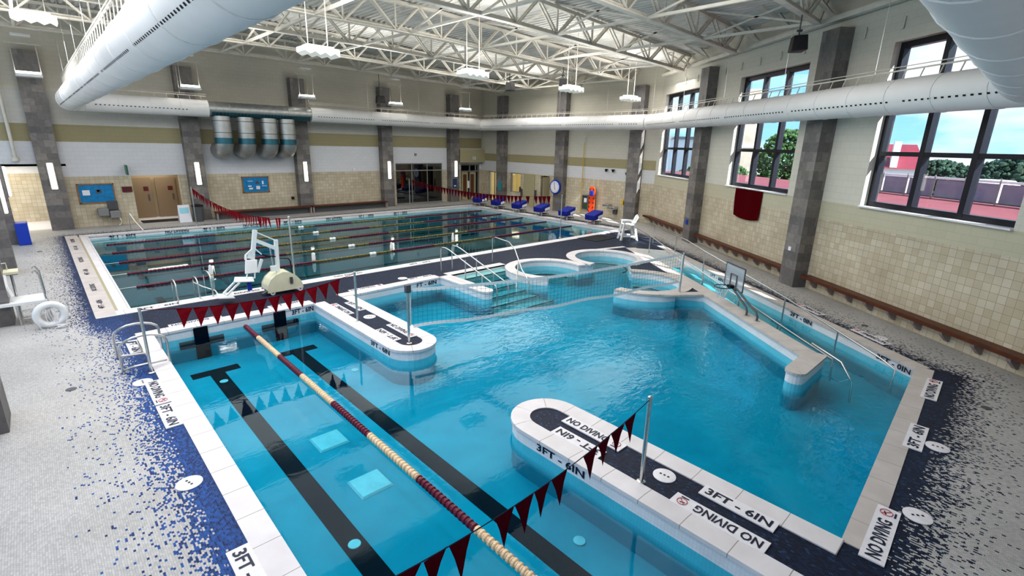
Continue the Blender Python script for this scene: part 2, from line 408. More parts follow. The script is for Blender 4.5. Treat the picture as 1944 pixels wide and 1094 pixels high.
def inside(p, poly):
    x, y = p; c = False; n = len(poly)
    for i in range(n):
        x1, y1 = poly[i]; x2, y2 = poly[(i+1) % n]
        if (y1 > y) != (y2 > y) and x < (x2-x1)*(y-y1)/(y2-y1)+x1: c = not c
    return c
def fill(outline, holes, extra=()):
    vs = []; es = []
    for poly in [outline]+list(holes):
        o = len(vs); vs += [Vector(p) for p in poly]; es += [(o+i, o+(i+1) % len(poly)) for i in range(len(poly))]
    vs += [Vector(p) for p in extra]
    r = geometry.delaunay_2d_cdt(vs, es, [], 0, 1e-5)
    V, F = r[0], r[2]; out = []
    for f in F:
        c = sum((V[i] for i in f), Vector((0, 0)))/len(f)
        if inside(c, outline) and not any(inside(c, h) for h in holes): out.append(tuple(f))
    return [tuple(v) for v in V], out
def pdist(p, poly):
    if inside(p, poly): s = -1
    else: s = 1
    P = Vector(p); best = 1e9
    for i in range(len(poly)):
        a = Vector(poly[i]); b = Vector(poly[(i+1) % len(poly)]); ab = b-a
        t = max(0, min(1, (P-a).dot(ab)/ab.dot(ab))); best = min(best, (P-a-ab*t).length)
    return s*best

# ---- deck
zone = [(.38, 31.3), (.38, 16.1), (.78, 14.6), (.78, -3.), (.78, -3.1)]
zone = [(.38, 31.3), (.38, 16.1), (.82, 14.4), (.82, .15), (14.1, .35), ns(10.72, 9.2), ns(10.45, 25.5), (25.3, 17.5), (25.3, 31.3)]
outline = [(-9, -3), (13.2, -3), (13.225, -3), ns(NW, 10.5), (XW2, (.8*XW2-NW)/.6), (XW2, YW1), (-9, YW1)]
outline = [(-9, -3), ((NW-1.8)/.8, -3), (XW2, (.8*XW2-NW)/.6), (XW2, YW1), (-9, YW1)]
grid = [(x*.45+.011, y*.45+.007) for x in range(-6, 62) for y in range(-6, 75)]
gridd = [g for g in grid if inside(g, outline) and not inside(g, lower) and not inside(g, lap) and abs(pdist(g, zone)) < 1.9]
V2, F2 = fill(outline, [lower, lap], gridd)
mb = MB(); mb.add([(x, y, 0) for x, y in V2], F2)
floor = struct(mb.build('floor', M['deck'], recalc=False))
at = floor.data.attributes.new('edge', 'FLOAT', 'POINT')
at.data.foreach_set('value', [max(0., min(1., pdist(v, zone)/1.05)) for v in V2])
for p in floor.data.polygons:
    if p.normal.z < 0: p.flip()

def pool_shell(name, poly, z1, ftop, fmat):
    mb = MB(); n = len(poly)
    for i in range(n):
        a = poly[i]; b = poly[(i+1) % n]
        mb.quad((*a, 0), (*b, 0), (*b, z1), (*a, z1))
    w = struct(mb.build(name, M['shell'], recalc=False))
    V, F = fill(poly, [])
    struct(MB().add([(x, y, z1) for x, y in V], F).build(ftop, fmat, recalc=False))
    return V, F
Vl, Fl = pool_shell('trim_1', lower, -.88, 'floor_pool_basin', M['pfloor'])
Vp, Fp = pool_shell('trim_2', lap, -1.3, 'floor_lap_basin', M['lfloor'])
w = MB().add([(x, y, -.25) for x, y in Vl], Fl).build('pool_water', M['water'], recalc=False)
tag(w, 'turquoise rippled water of the leisure pool in the foreground', 'water', kind='stuff')
w = MB().add([(x, y, -.17) for x, y in Vp], Fp).build('pool_water', M['lwater'], recalc=False)
tag(w, 'still dark teal water of the six-lane lap pool', 'water', kind='stuff')
for o in [x for x in bpy.data.objects if x.name.startswith('pool_water')]:
    for p in o.data.polygons:
        if p.normal.z < 0: p.flip()

# free-standing walls in the leisure pool (stair wall, circle walls)
def wall_poly(poly, zt=0.):
    return MB().prism(poly, -.95, zt)
def ringpoly(c, ri, ro, a0, a1, k=18): return arc(*c, ro, a0, a1, k)+arc(*c, ri, a1, a0, k)
sw = [(10.0, 14.4), (9.98, 11.95)]+arc(10.19, 11.95, .2, 180, 360, 8)[1:-1]+[(10.4, 11.95), (10.42, 14.4)]
struct(wall_poly(sw, -.045).build('trim_3', M['shell']))
struct(wall_poly(ringpoly(C1, RI, RO, 130, 222), -.045).build('trim_4', M['shell']))
r3 = ringpoly(C3, RI, RO, 180, 252)
struct(wall_poly(r3, -.045).build('trim_5', M['shell']))
fillw = arc(*C3, RO, 215, 252, 8)+[(15.55, 7.08), (15.65, 7.7)]
# coping strips
def strip(name, pts, w, m='coping', side=1, z=.012, th=.06, lip=.03):
    """pts = pool edge, strip grows to the left of travel when side=1"""
    P = [Vector(p) for p in pts]; n = len(P); nn = []
    for i in range(n):
        d1 = (P[i]-P[i-1]).normalized() if i else None; d2 = (P[i+1]-P[i]).normalized() if i < n-1 else None
        a = Vector((-(d1 or d2).y, (d1 or d2).x)); b = Vector((-(d2 or d1).y, (d2 or d1).x))
        mid = (a+b).normalized(); nn.append(mid/max(.35, mid.dot(a))*side)
    I = [p-q*lip for p, q in zip(P, nn)]; O = [p+q*w for p, q in zip(P, nn)]
    mb = MB(); u = 0
    for i in range(n-1):
        l = (P[i+1]-P[i]).length
        a, b, c, d = I[i], I[i+1], O[i+1], O[i]
        U = [(u, 0), (u+l, 0), (u+l, w), (u, w)]
        mb.add([(*a, z), (*b, z), (*c, z), (*d, z)], [(0, 1, 2, 3)], [U])
        mb.add([(*a, z-th), (*b, z-th), (*b, z), (*a, z)], [(0, 1, 2, 3)], [[(u, 0), (u+l, 0), (u+l, th), (u, th)]])
        mb.add([(*d, z-th), (*c, z-th), (*c, z), (*d, z)], [(0, 1, 2, 3)], [[(u, 0), (u+l, 0), (u+l, th), (u, th)]])
        u += l
    for i in (0, n-1): mb.quad((*I[i], z-th), (*O[i], z-th), (*O[i], z), (*I[i], z))
    return struct(mb.build(name, M[m], recalc=False))
tn = [6]
def cstrip(*a, **k):
    tn[0] += 1; return strip('trim_%d' % tn[0], *a, **k)
cstrip([(1.39, .5), (1.39, 14.1)], .30, z=.016)
cstrip([(1.09, 14.1), (5.35, 14.1)], .36)
cstrip(pen1, .31, side=1)
cstrip([(6.24, 14.2), (10.0, 14.3)], .36)
cstrip([(10.0, 14.32), (9.98, 11.95)]+arc(10.19, 11.95, .2, 180, 360, 8)[1:-1]+[(10.4, 11.95), (10.42, 14.32)], .2, z=.02, side=1)
cstrip([(10.4, 14.33), (13.2, 14.33)], .33, z=.01)
cstrip(arc(*C1, RI, 222, -20, 34), .36, z=.014)
cstrip(arc(*C2, RI, 197, -100, 32), .36, z=.018)
cstrip(arc(*C3, RI, 180, -48, 6)[:1]+arc(*C3, RI, 180, 252, 12)[1:]+[(15.3, 7.72)], .38, 'coping2', side=-1, z=.020)
cstrip(arc(*C3, RI, 50, -112, 22), .37, 'coping2', z=.022)
cstrip([(13.98, 8.4), (14.6, 7.72), (15.55, 7.07)], .3, 'coping2', z=.013)
cstrip([ns(8.15, 22.7), (15.55, 7.07), (12.5, 3.12)], .47, 'coping2', z=.017)
cstrip([(12.9, 3.12), (11.5, 3.12)]+arc(11.5, 2.93, .19, 90, 270, 8)[1:-1]+[(11.5, 2.74), (12.95, 2.74)], .19, 'coping2', z=.021)
cstrip([ns(9.92, 23.2), ns(9.92, 22.1), ns(10.2, 13.5), (13.72, 1.14)], .35, 'coping2', z=.012, side=1)
cstrip([(13.9, 1.15), (6.53, .78)], .30, 'coping2', side=1, z=.015)
cstrip(pen2, .31, z=.019)
cstrip([(18.45, 13.85), (20.3, 13.42)], .2, 'coping', z=.010)
# lap pool edges
cstrip([(1.0, 30.7), (24.9, 30.7)], .45, z=.012)
cstrip([(.5, 16.76), (24.9, 16.76)], .44, z=.013, side=-1)
cstrip([(24.35, 16.5), (24.35, 31.1)], .55, z=.014, side=-1)
cstrip([(.92, 16.4), (.92, 31.15)], .42, 'coping2', z=.016)
struct(MB().box(.92, 16.76, -.05, 1.02, 30.7, .005).build('trim_24', M['buff']))
struct(MB().box(1.02, 16.76, -.12, 1.30, 30.7, .012).build('trim_25', M['coping']))

# lower pool: stairs, benches, ramp, lane lines, drains in the floor
mb = MB(); nz = MB()
for i in range(6):
    y1 = 14.3; y0 = 14.3-.48*(i+1); z = -.12-.13*i
    mb.box(10.42, y0, -.9, 13.0, y1-.48*i, z)
    nz.box(10.44, y0, z-.01, 12.98, y0+.05, z+.006)
M['stepm'] = mat('step_tile', (.22, .50, .52), .6)
st = tag(mb.build('pool_steps', M['stepm']), 'wide white steps descending into the pool between two handrails', 'steps')
nz.build('nosing', M['laneline'], st)
bn = 0
for c, a0, a1, nmw in ((C1, 215, -10, 'curved underwater bench in the left round alcove'), (C2, 190, -90, 'curved underwater bench in the far round alcove nearest the lifeguard chair'), (C3, 50, -150, 'curved underwater bench in the near round alcove by the basketball hoop')):
    b = tag(MB().prism(ringpoly(c, RI-.42, RI+.02, a0, a1, 24), -.88, -.5).build('pool_bench', M['stepm']), nmw, 'bench')
    MB().prism(ringpoly(c, RI-.45, RI-.38, a0, a1, 24), -.52, -.49).build('edge_tile', M['laneline'], b)
mb = MB()
pr = [(22.7, 0.), (20.0, -.235), (12.5, -.80), (11.5, -.88)]
for (s0, z0), (s1, z1) in zip(pr, pr[1:]):
    a, b, c, d = ns(8.55, s0), ns(10.3, s0), ns(10.3, s1), ns(8.55, s1)
    mb.quad((*a, z0), (*b, z0), (*c, z1), (*d, z1))
struct(mb.build('trim_26', M['ramp'], recalc=False))
mb = MB(); zf = -.872
def lane(x0, x1): mb.box(x0, .9, zf-.01, x1, 13.15, zf); mb.box((x0+x1)/2-.52, 12.85, zf-.01, (x0+x1)/2+.52, 13.16, zf+.001)
lane(2.24, 2.56); lane(4.19, 4.51)
struct(mb.build('trim_27', M['laneline']))
mb = MB()
for xc in (2.4, 4.35):
    mb.box(xc-.16, 14.07, -.88, xc+.16, 14.093, -.02)
    mb.box(xc-.5, 14.06, -.52, xc+.5, 14.094, -.34)
struct(mb.build('trim_28', M['laneline']))
mb = MB()
for k in range(6): mb.box(2.6, 17.7+2.15*k-.12, -1.295, 23.3, 17.7+2.15*k+.12, -1.29); mb.box(2.5, 17.7+2.15*k-.45, -1.295, 2.75, 17.7+2.15*k+.45, -1.289)
struct(mb.build('trim_29', M['laneline']))
for (x, y, lb) in ((3.22, 8.35, 'square pale floor drain cover under the water nearer the far end of the lane'), (3.2, 6.7, 'square pale floor drain cover under the water nearer the bunting')):
    t = thing('floor_drain', lb, 'drain', (x, y, -.875))
    MB().lathe([(.40, 0), (.36, .03), (.02, .05)], n=4).build('cover', M['plate'], t).rotation_euler = (0, 0, .78)
for (x, y, lb) in ((2.40, 5.65, 'small round white inlet cap on the near lane line by the bunting'), (2.4, 12.3, 'small round white inlet cap on the far end of the near lane line'), (5.0, 10.9, 'small round white inlet cap on the pool floor beside the far island'), (4.85, 3.55, 'small round white inlet cap on the pool floor beside the near island')):
    tag(MB().lathe([(.09, 0), (.09, .012), (.03, .02)], (0, 0, 0), 16).build('inlet_cap', M['plate'], loc=(x, y, -.872)), lb, 'drain cap')

# ------------------------------------------------------------------ text markers
_tc = {}
def text_mesh(txt, h):
    cu = bpy.data.curves.new('lettering', 'FONT'); cu.body = txt; cu.size = 1; cu.align_x = 'CENTER'; cu.align_y = 'CENTER'; cu.offset = .022; cu.resolution_u = 2
    o = bpy.data.objects.new('tmp', cu); COL.objects.link(o); dg = bpy.context.evaluated_depsgraph_get()
    me = bpy.data.meshes.new_from_object(o.evaluated_get(dg)); bpy.data.objects.remove(o); bpy.data.curves.remove(cu)
    ys = [v.co.y for v in me.vertices]; xs = [v.co.x for v in me.vertices]
    cy = (min(ys)+max(ys))/2; cx = (min(xs)+max(xs))/2; k = h/(max(ys)-min(ys))
    for v in me.vertices: v.co = ((v.co.x-cx)*k, (v.co.y-cy)*k, 0)
    me.name = 'lettering'
    return me, (max(xs)-min(xs))*k
def lettering(txt, h, m, parent, loc=(0, 0, 0), fitw=None, rot=(0, 0, 0)):
    me, w = text_mesh(txt, h); me.materials.append(m)
    o = bpy.data.objects.new('lettering', me); COL.objects.link(o); o.parent = parent; o.location = loc; o.rotation_euler = rot
    if fitw: o.scale = (fitw/w, 1, 1)
    return o
def marker(txt, x, y, rz, label, wlen=.98, h=.24, icon=False, plate=True, z=.0195):
    t = thing('depth_marker', label, 'pool marker', (x, y, z), rz)
    if plate: MB().box(-wlen/2, -h/2, -.015, wlen/2, h/2, .003).build('tile_plate', M['plate'], t)
    tw = wlen*.88 if not icon else wlen*.70
    lettering(txt, h*.62, M['navy'], t, (0 if not icon else -wlen*.10, 0, .008), tw)
    if icon:
        ic = MB(); ic.tube([(cos(a)*h*.27, sin(a)*h*.27, 0) for a in [2*pi*k/16 for k in range(16)]], h*.018, 4, closed=True)
        ic.bar((-h*.19, h*.19, 0), (h*.19, -h*.19, 0), h*.03, .004)
        o = ic.build('no_diving_symbol', M['red'], t); o.location = (wlen*.39, h*.06, .010)
        i2 = MB(); i2.bar((-h*.16, 0, 0), (h*.1, h*.1, 0), h*.06, .003); i2.box(-h*.22, -h*.42, 0, h*.22, -h*.34, .002)
        o = i2.build('diver_figure', M['navy'], t); o.location = (wlen*.39, h*.06, .006)
    return t
UPX = -pi/2; DNX = pi/2    # text top towards +X / towards -X
T36 = '3FT - 6IN'; ND = 'NO DIVING'
marker(ND, 6.10, 4.35, UPX, 'NO DIVING marker under the bunting at the rounded end of the near island', 1.2, .25, True)
marker(T36, 5.70, 4.35, DNX, '3FT - 6IN deck marker at the rounded end of the near island', .98, .25)
marker(T36, 6.14, 1.93, UPX, '3FT - 6IN deck marker on the right side of the near island beyond its pole', 1.0, .25)
marker(ND, 5.68, 2.0, DNX, 'NO DIVING marker with red symbol on the left side of the near island', 1.25, .25, True)
marker(ND, .97, 10.65, UPX, 'NO DIVING marker on the left pool edge near the ladder', 1.15, .25, True)
marker(T36, .97, 9.55, UPX, '3FT - 6IN marker on the left pool edge below the NO DIVING marker near the ladder', .95, .25)
marker(T36, .97, 5.1, UPX, '3FT - 6IN marker on the left pool edge at the bottom of the view', 1.0, .25)
marker(T36, .97, 13.5, UPX, '3FT - 6IN marker on the left deck behind the ladder rails', .9, .25)
marker(ND, 7.05, .50, 0.04, 'NO DIVING marker with red symbol on the right deck by the pool corner', 1.25, .26, True)
marker(T36, 10.2, .62, 0.04, '3FT - 6IN marker on the right deck midway along the pool edge', 1.0, .26)
marker(ND, 12.7, .74, 0.04, 'NO DIVING marker on the right deck near the far corner of the channel', 1.2, .26, True)
marker(T36, 6.16, 13.1, UPX, '3FT - 6IN marker on the right side of the far island at its root', .95, .24)
marker(ND, 6.16, 10.55, UPX, 'NO DIVING marker beside the volleyball net pole on the far island', 1.15, .24, True)
marker(ND, 5.72, 13.1, DNX, 'NO DIVING marker on the left side of the far island at its root', 1.15, .24, True)
marker(T36, 5.72, 10.5, DNX, '3FT - 6IN marker on the left side of the far island near its tip', .95, .24)
marker(ND, 2.4, 14.5, 0, 'NO DIVING coping marker behind the left part of the red bunting', 1.2, .22, True)
marker(T36, 4.7, 14.5, 0, '3FT - 6IN coping marker behind the middle of the red bunting', 1.0, .22)
marker(ND, 7.3, 14.62, 0, 'NO DIVING coping marker behind the volleyball net pole', 1.2, .2, True)
marker(T36, 9.4, 14.66, 0, '3FT - 6IN coping marker left of the stair handrails', 1.0, .2)
marker(ND, 4.0, 16.5, 0, 'NO DIVING lettering on the lap pool coping in front of the lift chair', 1.3, .2, plate=False)
marker('4FT - 6IN', 1.9, 16.5, 0, '4FT - 6IN lettering on the near lap pool coping left of the first ladder rail', 1.1, .2, plate=False)
marker('4FT - 6IN', 10.6, 16.55, 0, '4FT - 6IN lettering on the near lap pool coping right of the lift', 1.1, .18, plate=False)
marker(ND, 7.6, 16.55, 0, 'NO DIVING lettering on the near lap pool coping right of the lift cart', 1.2, .18, plate=False)
marker(ND, 15.3, 2.35, atan2(.8, .6), 'NO DIVING marker along the channel edge under the window bench', 1.1, .24, True)
marker(ND, 16.6, 4.2, atan2(.8, .6), 'NO DIVING marker along the channel edge midway to the basketball hoop', 1.1, .24, True)
for i, (yy, tt) in enumerate(((29.6, ND), (27.6, '4FT - 6IN'), (24.8, ND), (22.4, '4FT - 6IN'), (19.9, ND), (17.7, '4FT - 6IN'))):
    marker(tt, .71, yy, DNX, '%s lettering on the left lap pool coping, %s from the far corner' % (tt, ['first', 'second', 'third', 'fourth', 'fifth', 'sixth'][i]), 1.1, .22, plate=False)
for i, yy in enumerate((29.5, 27.3, 25.1, 22.9, 20.8)):
    t = thing('lane_number', 'dark lane figure on the end coping, %s from the far wall' % ['first', 'second', 'third', 'fourth', 'fifth'][i], 'pool marker', (24.6, yy+1.0, .026), UPX)
    lettering(str(i+1), .2, M['navy'], t)
marker('6FT - 0IN', 24.62, 17.4, UPX, 'depth lettering on the sunlit corner coping by the nearest starting block', 1.1, .28)
def face_text(txt, p, rz, h, label, w=1.0):
    t = thing('depth_lettering', label, 'pool marker', p, rz)
    lettering(txt, h, M['navy'], t, (0, 0, 0), w, (pi/2, 0, 0))
    return t
face_text(T36, (5.262, 4.35, -.13), -pi/2, .13, '3FT - 6IN in dark letters on the white wall face of the near island', 1.0)
face_text(T36, (5.342, 10.2, -.13), -pi/2, .13, '3FT - 6IN in dark letters on the white wall face of the far island', .9)
face_text(T36, (5.0, 14.085, -.13), 0, .15, '3FT - 6IN in dark letters on the pool end wall under the bunting', .62)
face_text(T36, (9.35, 14.27, -.13), 0, .15, '3FT - 6IN in dark letters on the pool wall left of the stairs', .95)
face_text('3FT - 6IN', (13.35, 13.86, -.13), radians(33), .13, 'depth lettering inside the left round alcove', .8)
face_text('3FT - 0IN', (16.5, 13.22, -.13), radians(50), .13, 'depth lettering inside the far round alcove', .7)
def ofp(s): a = (8.0, 0); return None
for s_, n_, tx, lb in ((17.6, 10.05, '1FT - 6IN', 'depth lettering on the shallow channel wall behind the hoop backboard'), (12.9, 10.19, '2FT - 0IN', '2FT - 0IN lettering on the channel wall midway down'), (9.7, 10.25, '3FT - 0IN', '3FT - 0IN lettering on the channel wall near the right corner')):
    x, y = ns(n_, s_)
    face_text(tx, (x, y, -.12), atan2(.8, .6)+pi, .13, lb, .95)
for i, (xx, tt, lb) in enumerate(((2.6, '4FT - 6IN', 'left of the shower post'), (4.9, ND, 'below the tan doorway'), (6.6, '4FT - 6IN', 'below the dark bin'), (8.6, ND, 'left of the hanging pennants'), (10.8, '4FT - 6IN', 'behind the lift mast'), (13.4, ND, 'right of the tall flag post'), (15.6, '5FT - 0IN', 'before the second bench'), (18.2, '6FT - 0IN', 'before the fourth pillar'))):
    face_text(tt, (xx, 30.672, -.085), 0, .14, '%s lettering on the far lap pool wall, %s' % (tt, lb), 1.05)

# ------------------------------------------------------------------ deck covers, drains
cov = None
for (x, y, lb) in ((.83, 11.3, 'round white deck cover beside the left ladder'), (.82, 7.3, 'round white deck cover on the blue band of the left deck'), (10.1, .32, 'round white deck cover on the right deck beside the 3FT marker'), (7.81, .24, 'round white deck cover on the right deck near the NO DIVING marker'), (6.0, 2.95, 'round white deck cover on the near island beside its pole'), (6.03, 12.0, 'round white deck cover in the middle of the far island'), (8.85, 14.95, 'round white deck cover on the middle deck behind the net'), (15.4, 2.15, 'round white deck cover beside the channel coping on the window side')):
    if cov is None:
        cov = thing('deck_cover', lb, 'skimmer lid', (x, y, .004))
        MB().lathe([(.165, 0), (.165, .010), (.15, .014)], n=28).build('lid', M['plate'], cov, smooth=True)
        for k in (-1, 0, 1): MB().cbox((0, k*.06, .017), (.028, .028, .004)).build('finger_hole', M['black'], cov)
    else: dup(cov, (x, y, .004), random.random(), lb)
for (x, y, lb) in ((-.21, 11.83, 'round dark drain in the white left deck near the ladder'), (12.55, -.11, 'round dark drain in the right deck by the far corner'), (16.24, 2.68, 'round dark drain in the deck below the window bench'), (-.42, 27.6, 'round dark drain in the white deck by the lap pool corner'), (20.6, 8.1, 'round dark drain in the deck behind the basketball hoop')):
    t = thing('deck_drain', lb, 'drain', (x, y, .002))
    MB().lathe([(.085, 0), (.085, .006), (.07, .008)], n=20).build('grate', M['dgray'], t)
tag(MB().box(-.9, -.6, 0, .9, .6, .018).build('floor_mat', M['bblack'], loc=(21.1, 15.75, .001)), 'black rubber mat on the deck before the lifeguard chair', 'mat')
tag(MB().box(-.9, -.5, 0, .9, .5, .02).build('floor_mat', M['bblack'], loc=(4.8, 34.3, .001)), 'black entrance mat in the tan doorway', 'mat')

# ------------------------------------------------------------------ walls
def wallmesh(name, outline, holes, mp, m, back=.3, inward=None):
    V, F = fill(outline, holes)
    mb = MB(); mb.add([mp(u, z, 0) for u, z in V], F)
    for h in holes:
        n = len(h)
        for i in range(n):
            a = h[i]; b = h[(i+1) % n]
            mb.quad(mp(*a, 0), mp(*b, 0), mp(*b, back), mp(*a, back))
    o = mb.build(name, m, recalc=False)
    ul = o.data.uv_layers[0]
    vv = o.data.vertices
    for p in o.data.polygons:
        for li in p.loop_indices:
            c = vv[o.data.loops[li].vertex_index].co
            if abs(p.normal.z) < .7:
                t = Vector((-p.normal.y, p.normal.x, 0)); t = t if (t.x+t.y) > 0 else -t
                ul.data[li].uv = (c.dot(t.normalized()), c.z)
    return struct(o)
def rect(a, b, c, d): return [(a, c), (b, c), (b, d), (a, d)]
ZC = 9.7
wallmesh('wall_far', rect(-9, XW2, 0, ZC+.6), [rect(19.85, 24.1, 0.001, 3.1), rect(3.74, 5.92, 0.001, 2.57), rect(26.0, 28.0, 0.001, 3.0), rect(-8.9, .15, 0.001, 3.1)],
         lambda u, z, d: (u, YW1+d, z), M['wall_a'])
Y23 = (.8*XW2-NW)/.6
wallmesh('wall_end', rect(Y23, YW1, 0, ZC+.6), [rect(31.45, 32.85, .02, 2.45), rect(28.9, 30.15, .95, 2.47), rect(25.9, 26.75, 0.001, 2.42)],
         lambda u, z, d: (XW2+d, u, z), M['wall_b'])
S0, S1 = -2., .6*XW2+.8*Y23
WINS = [(25.72, 30.02), (17.6, 21.98), (9.7, 14.1)]
wallmesh('wall_window', rect(S0, S1, 0, ZC+.6), [rect(a, b, 3.1, 7.68) for a, b in WINS], lambda s, z, d: (*ns(NW+d, s), z), M['wall_c'], .42)
# windows
for i, (a, b) in enumerate(WINS):
    W = b-a; c = ns(NW+.3, (a+b)/2); rz = atan2(.8, .6)
    root = thing('window_%d' % (i+1), None, None, (*c, 0), rz); root['kind'] = 'structure'
    fr = MB(); y0, y1 = -.1, .1
    for xx, ww in ((-W/2+.07, .14), (W/2-.07, .14), (-W/6, .15), (W/6, .15)): fr.box(xx-ww/2, y0, 3.1, xx+ww/2, y1, 7.68)
    for zz, hh in ((3.17, .16), (7.6, .16), (4.65, .12), (6.2, .1)): fr.box(-W/2, y0+.004, zz-hh/2, W/2, y1-.004, zz+hh/2)
    fr.build('window_frame', M['darkmetal'], root)
    MB().box(-W/2, .02, 3.1, W/2, .03, 7.68).build('pane', M['glass'], root)
    MB().box(-W/2, .06, 3.06, W/2, .38, 3.104).build('window_sill', M['plate'], root)
# pillars
def pillar(x, y, rz, w, d, h, label, nm_='pillar'):
    t = thing(nm_, label, 'pillar', (x, y, 0), rz)
    MB().box(-w/2, 0, 0, w/2, d, h).build('shaft', M['pillar'], t)
    return t
P1X = [.57, 6.75, 12.85, 18.95, 25.0]
pl = ['leftmost slate pillar on the far wall, left of the blue notice board', 'slate pillar between the dark bin and the first far bench', 'slate pillar in the middle of the far bench', 'slate pillar left of the dark glass storefront', 'slate pillar right of the dark glass storefront']
for x, lb in zip(P1X, pl): pillar(x, 33.36, 0, .86, .6, 8.3, lb)
for (y, lb) in ((31.0, 'slate pillar between the two lit office windows'), (24.6, 'slate pillar carrying the round pace clock'), (18.35, 'slate pillar at the sunlit corner behind the lifeguard chair')):
    pillar(27.75, y, -pi/2, .86, .5, 8.3, lb)
for o in [o for o in bpy.data.objects if o.name.startswith('pillar') and abs(o.location.x-27.75) < .01]: o.rotation_euler = (0, 0, -pi/2)
for (s, lb) in ((24.4, 'slate pillar on the window wall between the two far windows'), (16.15, 'tall slate pillar on the window wall between the middle and near windows'), (7.6, 'slate pillar on the window wall beyond the near window')):
    x, y = ns(NW-.5, s); t = pillar(x, y, atan2(.8, .6), .78, .55, 8.4, lb)
    t.rotation_euler = (0, 0, atan2(.8, .6)); 
    for k in kids(t): k.location = (0, 0, 0)
for (y, lb) in ((10.6, 'near dark pillar at the left edge of the deck'), (17.0, 'arcade pillar behind the lifeguard platform'), (23.4, 'arcade pillar on the left with a lit wall light'), (29.9, 'far arcade pillar beside the blue bin')):
    pillar(-1.45, y, 0, .86, .8, 9.2, lb)
# rotate local y so that W3/W2 pillars point into the wall
for o in [o for o in bpy.data.objects if o.name.startswith('pillar') and o.parent is None and o.location.x > 8 and abs(o.location.y-33.36) > .1]:
    if abs(o.location.x-27.75) < .01: o.rotation_euler = (0, 0, -pi/2)
    else: o.rotation_euler = (0, 0, atan2(.8, .6)-pi)
# local +y of rz=-pi/2 is +x (into end wall); for the window wall local +y must be N3
for o in [o for o in bpy.data.objects if o.name.startswith('pillar') and o.parent is None and o.location.x > 8]:
    if abs(o.location.y-33.36) > .1 and abs(o.location.x-27.75) > .01:
        o.rotation_euler = (0, 0, atan2(N3[1], N3[0])-pi/2)
struct(MB().box(-9.2, -3.2, 0, 13.3, -3.0, 10.3).build('wall_rear_blocker', M['plate']))  # unseen wall, added to keep out sun and daylight from behind
# left alcove / rooms behind
struct(MB().box(-9, 37.5, 0, 1.2, 37.6, 3.3).build('wall_alcove', M['wall_a']))
struct(MB().box(-9, 33.9, 3.1, 1.2, 37.6, 3.2).build('ceiling_alcove', M['buff']))
struct(MB().box(-9, 33.9, -.03, 1.2, 37.6, 0).build('floor_alcove', M['plate']))
def room(name, x0, x1, y0, y1, h, m, openside, fl='plate'):
    mb = MB()
    if openside != 'y0': mb.box(x0, y0-.05, 0, x1, y0, h)
    if openside != 'y1': mb.box(x0, y1, 0, x1, y1+.05, h)
    if openside != 'x0': mb.box(x0-.05, y0, 0, x0, y1, h)
    if openside != 'x1': mb.box(x1, y0, 0, x1+.05, y1, h)
    mb.box(x0, y0, h, x1, y1, h+.05)
    struct(mb.build('wall_'+name, M[m])); struct(MB().box(x0, y0, -.04, x1, y1, -.002).build('floor_'+name, M[fl]))
room('vestibule', 3.6, 6.4, 34.2, 36.2, 2.75, 'beige', 'y0')
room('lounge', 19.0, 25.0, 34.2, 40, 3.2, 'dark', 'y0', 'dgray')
room('office', 28.5, 32.0, 28.6, 33.4, 2.8, 'warm', 'x0')
room('passage', 28.5, 30.5, 25.3, 27.2, 2.6, 'brown', 'x0', 'dgray')
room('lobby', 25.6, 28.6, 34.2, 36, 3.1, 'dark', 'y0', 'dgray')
# vestibule door leaves
for (x, lb) in ((4.35, 'left tan door leaf inside the vestibule'), (5.55, 'right tan door leaf inside the vestibule')):
    t = thing('door_leaf', lb, 'door', (x, 36.05, 0))
    MB().box(-.5, 0, 0.01, .5, .06, 2.3).build('panel', M['doorp'], t); MB().box(.28, -.05, 1.0, .34, 0, 1.35).build('pull_handle', M['dgray'], t)
    MB().box(.1, -.01, 1.55, .34, 0, 1.8).build('name_plate', M['darkred'], t)
# storefront glazing
t = thing('window_4', None, None, (21.97, 33.98, 0)); t['kind'] = 'structure'
mb = MB()
for x in (-2.12, -.70, .72, 2.12): mb.box(x-.03, -.05, 0, x+.03, .05, 3.1)
for z in (.06, 2.55, 3.07): mb.box(-2.12, -.045, z-.04, 2.12, .045, z+.04)
mb.build('window_frame', M['gray'], t); MB().box(-2.1, 0, 0, 2.1, .012, 3.08).build('pane', M['dglass'], t)
tb = thing('lounge_table', 'row of pale tables seen dimly through the storefront glass', 'table', (21.6, 36.2, 0))
MB().box(-1.7, -.4, .72, 1.7, .4, .76).build('table_top', M['ramp'], tb)
for x in (-1.6, 1.6):
    for y in (-.35, .35): MB().cbox((x, y, .36), (.05, .05, .72)).build('leg', M['gray'], tb)
ch = None
for k in range(6):
    loc = (20.3+k*.62, 35.4, 0)
    lbk = 'grey stacking chair pulled up to the table behind the storefront glass'
    if ch is None:
        ch = thing('lounge_chair', lbk, 'chair', loc, 0, 'chairs behind the storefront glass')
        MB().box(-.2, -.2, .43, .2, .2, .47).build('seat', M['gray'], ch); MB().box(-.2, -.22, .5, .2, -.19, .85).build('backrest', M['gray'], ch)
        for a in (-.18, .18):
            for b in (-.18, .18): MB().cbox((a, b, .215), (.03, .03, .43)).build('leg', M['steel'], ch)
    else: dup(ch, loc)
